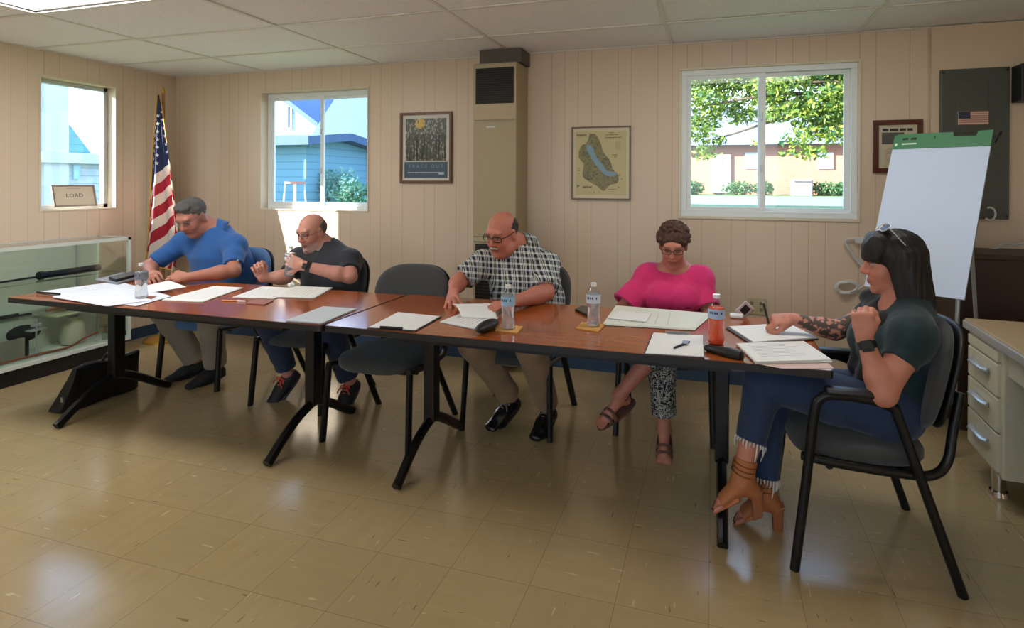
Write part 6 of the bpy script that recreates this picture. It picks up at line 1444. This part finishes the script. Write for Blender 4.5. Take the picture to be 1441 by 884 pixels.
def bottle(x,y,liquid,label,labcol,group=None,H=.205,r=.032,z=TZ,tilt=None,frac=.86,cap=(232,232,230),zrot=0,text=None):
    t=thing('water_bottle',label,'bottle',(x,y,z),0,group)
    prof=[(.0,.004),(r*.75,.0),(r*.97,.006),(r,.02),(r*.93,.045),(r*.88,.075),(r*.94,.10),(r,.118),(r,.150),(r*.86,.168),(r*.5,.186),(r*.40,.192),(r*.40,H-.004),(0,H-.004)]
    mt=Matrix.Translation((x,y,z))@(tilt if tilt else Matrix.Identity(4))
    def L(pr,n=28): b_=B(); b_.lathe(pr,(0,0,0),n); b_.bm.transform(mt); return b_
    obj('bottle_shell',L(prof),m_petg,t,smooth='all')
    zf=H*frac*.9; lp=[(0,.006)]+[(q[0]-.0016,max(q[1],.0065)) for q in prof[1:-1] if q[1]<zf]+[(prof[8][0]*.9 if zf<.16 else r*.6,zf),(0,zf)]
    obj('liquid',L(lp),liquid,t,smooth='all')
    lo,hi=.112,.152
    b_=B(); rings=[b_.ring((0,0,zz),(0,0,1),rr_,28) for zz,rr_ in ((lo,r+.0012),(hi,r+.0012))]; b_.skin(rings,cap=False); b_.bm.transform(mt); lb=obj('bottle_label',b_,mat('label print',labcol,.45),t,smooth='all')
    b_=B()
    for k_ in range(5):
        for s_ in range(6):
            th=zrot-PI/2+(-.85+s_*.28); th2=th+.18
            if k_!=2 or s_==4: continue
            P=[Vector(((r+.0016)*math.cos(q),(r+.0016)*math.sin(q),lo+.008+k_*.006)) for q in (th,th2)]
            b_.prism([P[0],P[1],P[1]+Vector((0,0,.010)),P[0]+Vector((0,0,.010))],P[0].normalized()*.0002)
    b_.bm.transform(mt); obj('label_print',b_,mat('label dark print',(36,60,110),.5),lb)
    obj('cap',L([(0,H-.016),(r*.43,H-.016),(r*.45,H-.012),(r*.45,H),(0,H+.001)],20),mat('bottle cap',cap,.4),t,smooth=True)
    b_=B()
    return t
m_petg=glassy('clear bottle plastic',(.93,.95,.96),1.6)
def liquid_mat(name,col,milky):
    m=bpy.data.materials.new(name); m.use_nodes=True; nt=m.node_tree; bs=nt.nodes['Principled BSDF']
    bs.inputs['Base Color'].default_value=col; bs.inputs['Roughness'].default_value=.08; bs.inputs['IOR'].default_value=1.25; bs.inputs['Transmission Weight'].default_value=milky; return m
m_water=liquid_mat('water',(.93,.95,.97,1),.82); m_orange=liquid_mat('orange drink',srgb(252,104,62),.35)
def coaster(px,label,col,group):
    P=quad_from_px(px); k=B(); k.prism([(p.x,p.y,TZ+.0004) for p in P],(0,0,.006))
    return tag(obj('coaster',k,mat('coaster cork',col,.7,noise=.2,nscale=60),bevel=.001),label,'coaster',group)
# -- table 1
sheet_stack('spread_papers','white papers spread over the far left corner of the table','papers',[(50,412),(165,397),(240,418),(190,432)],3,m_paperb,seed=1,jit=.008,lines=9)
sheet_stack('spread_papers','white sheets fanned in front of the water bottle by the table edge','papers',[(72,420),(150,408),(215,424),(150,433)],2,m_paperb,TZ+.006,seed=2,lines=6)
k=B(); k.tube([at(52,411,2,TZ+.012),at(84,414,2,TZ+.012)],.006,8); tag(obj('pen',k,m_blackpl,smooth=True),'black pen lying on the papers at the far left corner','pen')
P=quad_from_px([(133,397),(172,386),(203,392),(166,402)],TZ); k=B(); k.prism([(p.x,p.y,TZ+.001) for p in P],(0,0,.016)); lp=tag(obj('closed_laptop',k,mat('silver laptop',(150,152,158),.35,.6),bevel=.003),'closed silver laptop near the left end of the table','laptop')
P=[at(a,b_,2,TZ+.018) for a,b_ in ((153,393),(186,385),(197,388),(163,397))]; k=B(); k.prism([(p.x,p.y,TZ+.0175) for p in P],(0,0,.018)); tag(obj('glasses_case',k,mat('black leather case',(26,26,28),.45),bevel=.004),'black flat case lying on top of the closed laptop','case')
k=B(); c0=at(207,404,2,TZ+.03); pts=[at(198,404,2,TZ+.004),at(238,395,2,TZ+.035),at(262,404,2,TZ+.035),at(212,412,2,TZ+.004)]
k.prism(pts,(0,0,.0015)); tag(obj('held_paper',k,m_paper),'pale sheet held in the hands of the person in blue','paper')
sheet_stack('paper_stack','long white paper stack right of the blue shirted elbow','papers',[(228,423),(300,404),(342,406),(285,426)],4,seed=3,lines=8)
sheet_stack('paper_stack','white papers in front of the raised fist','papers',[(328,419),(368,404),(413,406),(386,421)],3,seed=4,lines=6)
sheet_stack('paper_stack','white papers in front of the person with the watch and bottle','papers',[(384,419),(415,404),(468,406),(440,421)],5,seed=5,lines=6)
k=B(); k.tube([at(312,423,2,TZ+.004),at(334,423.5,2,TZ+.004)],.0045,6); pn=tag(obj('pencil',k,mat('orange pencil',(214,140,70),.5)),'short orange pencil on the table before the white papers','pencil'); k=B(); k.tube([at(334,423.5,2,TZ+.004),at(346,424,2,TZ+.004)],.005,6); obj('grip',k,m_white,pn,label='white pencil end')
coaster([(346,428),(360,422),(385,424),(372,430)],'reddish square coaster lying bare beside the pencil',(150,96,84),'square coasters')
rr=random.Random(9); k=B(); c=at(409,404,2,TZ+.005)
bm=k.bm; bmesh.ops.create_icosphere(bm,subdivisions=3,radius=.02)
for v in bm.verts: v.co=Vector((v.co.x*1.1,v.co.y,v.co.z*.85))*(1+.35*float(vnoise(v.co.x,v.co.y,v.co.z,90)))+c+Vector((0,0,.012))
tag(obj('crumpled_tissue',k,m_paper),'crumpled white tissue on the table below the held bottle','tissue')
sheet_stack('paper_stack','grey white paper stack at the front seam corner of the left table','papers',[(402,453),(455,433),(502,436),(452,457)],6,mat('greyish paper',(190,196,200),.75),seed=6,lines=0)
# -- table 2
def clipboard(px,label,clipedge,pen=None,group='clipboards with paper',seed=0,zrot=0):
    P=quad_from_px(px); c=sum(P,Vector())/4; t=thing('clipboard',label,'clipboard',(c.x,c.y,TZ),0,group)
    k=B(); k.prism([((p.x-c.x)*1.035+c.x,(p.y-c.y)*1.03+c.y,TZ+.0008) for p in P],(0,0,.004)); obj('board',k,m_brd,t,bevel=.001)
    for i in range(3):
        k=B(); k.prism([((p.x-c.x)*(.985)+c.x+i*.001,(p.y-c.y)*.97+c.y-.001*i,TZ+.005+i*.0012) for p in P],(0,0,.001)); obj('sheet',k,m_paper,t)
    a,b_=P[clipedge[0]],P[clipedge[1]]; m_=(a+b_)/2; e=(b_-a).normalized(); inn=(c-m_).normalized()
    k=B(); k.tube([m_-e*.055+Vector((0,0,.012)),m_+e*.055+Vector((0,0,.012))],.006,8); k.prism([Vector((q.x,q.y,TZ+.009)) for q in (m_-e*.05,m_+e*.05,m_+e*.045+inn*.022,m_-e*.045+inn*.022)],(0,0,.002)); obj('clip',k,m_black if seed else m_steel,t,smooth=True)
    return t
clipboard([(518,463),(560,441),(620,447),(584,467)],'clipboard with white paper before the empty chair on the second table',(0,3),seed=1)
clipboard([(907,500),(919,470),(989,474),(990,505)],'clipboard with blank paper and a black pen at the near table edge',(1,2),seed=0)
k=B(); a,b_=at(948,490,2,TZ+.013),at(970,481,2,TZ+.013); k.tube([a,a.lerp(b_,.1),a.lerp(b_,.9),b_],[.002,.005,.0055,.004],8); pn=tag(obj('pen',k,m_blackpl,smooth=True),'black pen lying on the blank clipboard','pen'); k=B(); k.box(a.lerp(b_,.55)+Vector((-.001,-.001,.004)),a.lerp(b_,.92)+Vector((.001,.001,.007))); obj('pocket_clip',k,m_steel,pn)
sheet_stack('paper_stack','stapled white papers under the page being turned by the plaid shirted person','papers',[(620,454),(652,441),(702,448),(668,464)],4,seed=7,lines=7)
# lifted page
P=[at(640,430,2,TZ+.05),at(652,441,2,TZ+.006),at(700,447,2,TZ+.006),at(693,428,2,TZ+.03)]
def pg(u,v):
    A=Vector(at(622,452,2,TZ+.008)); 
    base=at(650,447,2,TZ+.008).lerp(at(700,449,2,TZ+.008),u); tip=at(636,428,2,TZ+.055).lerp(at(692,427,2,TZ+.018),u)
    p=base.lerp(tip,v); p.z+=.02*math.sin(v*PI)*(1-u*.5); return p
k=B(); k.sheet(pg,10,10); tag(obj('turned_page',k,m_paper,smooth='all',solid=.001),'page curling up as the plaid shirted person turns it','page')
k=B(); a,b_=at(672,466,2,TZ+.022),at(699,452,2,TZ+.022); e=(b_-a).normalized(); k.ball((a+b_)/2+Vector((0,0,.002)),(.098,.036,.024),20,12,Matrix(((e.x,-e.y,0),(e.y,e.x,0),(0,0,1)))); gc=tag(obj('eyeglass_case',k,m_blackpl,smooth='all'),'black oval eyeglass case beside the first bottle on the right table','case')
for v in gc.data.vertices: v.co.z=max(v.co.z,TZ+.001)
GB='clear water bottles on the right table'
p=at(715,463,2,TZ+.007); bottle(p.x,p.y,m_water,'clear water bottle beside the black oval eyeglass case',(150,190,216),GB,z=TZ+.0068)
coaster([(697,466),(705,458),(736,461),(728,470)],'wooden coaster under the bottle beside the eyeglass case',(214,160,88),'square coasters')
p=at(835,459,2,TZ+.007); bottle(p.x,p.y,m_water,'clear water bottle beside the black phone left of the pink top',(206,214,226),GB,z=TZ+.0068)
coaster([(810,463),(818,455),(852,458),(842,468)],'wooden coaster under the bottle beside the black phone',(206,152,78),'square coasters')
P=quad_from_px([(809,438),(820,432),(844,440),(832,449)]); k=B(); k.prism([(p.x,p.y,TZ+.001) for p in P],(0,0,.01)); ph=tag(obj('phone',k,m_blackpl,bevel=.002),'black phone lying behind the second bottle','phone'); c=sum(P,Vector())/4; k=B(); k.prism([((p.x-c.x)*.9+c.x,(p.y-c.y)*.9+c.y,TZ+.0112) for p in P],(0,0,.0004)); obj('screen',k,mat('phone glass',(14,16,20),.08),ph)
sheet_stack('drawing_sheets','large white drawing sheets spread before the person in pink','papers',[(850,458),(868,432),(999,443),(975,465)],5,mat('drawing paper',(218,220,206),.75),seed=8,lines=5,jit=.01)
sheet_stack('folded_papers','folded white papers on the left end of the large drawing sheets','papers',[(855,451),(872,440),(915,445),(908,456)],3,m_paper,TZ+.009,seed=9)
p=at(1008,484,2,TZ); bottle(p.x,p.y,m_orange,'bottle of orange drink standing beside the blank clipboard',(170,190,222),None,H=.212,r=.034,frac=.83)
# white phone/glasses by orange bottle
c=at(1037,447,2,TZ); t=thing('flip_phone','small white flip phone standing open right of the orange drink','phone',(c.x,c.y,TZ))
k=B(); k.box((c.x-.035,c.y-.03,TZ+.001),(c.x+.03,c.y+.02,TZ+.02),.006); obj('base',k,m_white,t)
k=B(); k.box((-.03,-.006,0),(.03,.006,.075),.005,Matrix.Translation((c.x+.012,c.y+.018,TZ+.012))@Matrix.Rotation(.75,4,'Y')@rotz(.2)); obj('lid',k,mat('pinkish grey plastic',(196,180,182),.35),t)
k=B(); k.box((-.018,-.0075,.018),(.018,-.0055,.062),0,Matrix.Translation((c.x+.012,c.y+.018,TZ+.012))@Matrix.Rotation(.75,4,'Y')@rotz(.2)); obj('screen',k,m_dark,t)
# long black case
a,b_=at(991,489,2,TZ+.014),at(1046,502,2,TZ+.014); k=B(); k.tube([a,a.lerp(b_,.06),a.lerp(b_,.3),a.lerp(b_,.7),a.lerp(b_,.95),b_],[.006,.013,.017,.024,.021,.01],12,ry=None); 
for v in k.bm.verts: v.co.z=max(v.co.z,TZ+.001)
tag(obj('zip_case',k,m_blackpl,smooth=True),'long black zip case between the orange drink and the near table edge','case')
# portfolio with pad (being written on)
P=quad_from_px([(1023,463),(1108,458),(1150,479),(1058,486)]); c=sum(P,Vector())/4; t=thing('portfolio','black portfolio with the white pad being written on','notepad',(c.x,c.y,TZ))
k=B(); k.prism([((p.x-c.x)*1.03+c.x,(p.y-c.y)*1.03+c.y,TZ+.001) for p in P],(0,0,.006)); obj('cover',k,m_brd,t,bevel=.001)
k=B(); k.prism([((p.x-c.x)*.97+c.x+.004,(p.y-c.y)*.97+c.y,TZ+.0075) for p in P],(0,0,.006)); obj('pad',k,m_paper,t)
sheet_stack('paper_stack','thick white stapled packet at the near right table corner','papers',[(1037,487),(1132,484),(1170,511),(1064,513)],7,m_paper,seed=11,lines=9,th=.0016)
P=quad_from_px([(1068,513),(1160,506),(1174,519),(1100,519)]); k=B(); k.prism([(p.x,p.y,TZ+.0004) for p in P],(0,0,.0008)); tag(obj('loose_sheet',k,mat('pinkish paper',(206,178,168),.7)),'pale pinkish sheet under the packet at the table corner','paper')
# pen in the writing hand
grip=Vector((V3(TIPS[0])+V3(THF))/2); d_=Vector((-.22,.30,.93)).normalized(); tip=grip-d_*((grip.z-TZ-.017)/d_.z)
k=B(); k.tube([tip,tip+d_*.012,tip+d_*.10,tip+d_*.135],[.0015,.0045,.0055,.0045],10); pn=tag(obj('writing_pen',k,m_blackpl,smooth=True),'dark pen held in the writing hand above the pad','pen'); k=B(); k.tube([tip+d_*.128,tip+d_*.140],.006,10); obj('pen_cap',k,m_steel,pn)
# bottle held by the person in black
hb=Vector(at(407,389,1,-1.115)); bottle(hb.x,hb.y,m_water,'clear water bottle held up in the hand with the watch',(226,230,236),None,z=hb.z,H=.20,tilt=Matrix.Rotation(.06,4,'Y'))
p=at(199,420,2,TZ+.007); bottle(p.x,p.y,m_water,'clear water bottle standing at the left end before the blue polo',(120,124,134),None,z=TZ+.0068)
coaster([(183,421),(196,417),(221,418),(210,424)],'reddish coaster under the bottle near the left table end',(150,86,66),'square coasters')
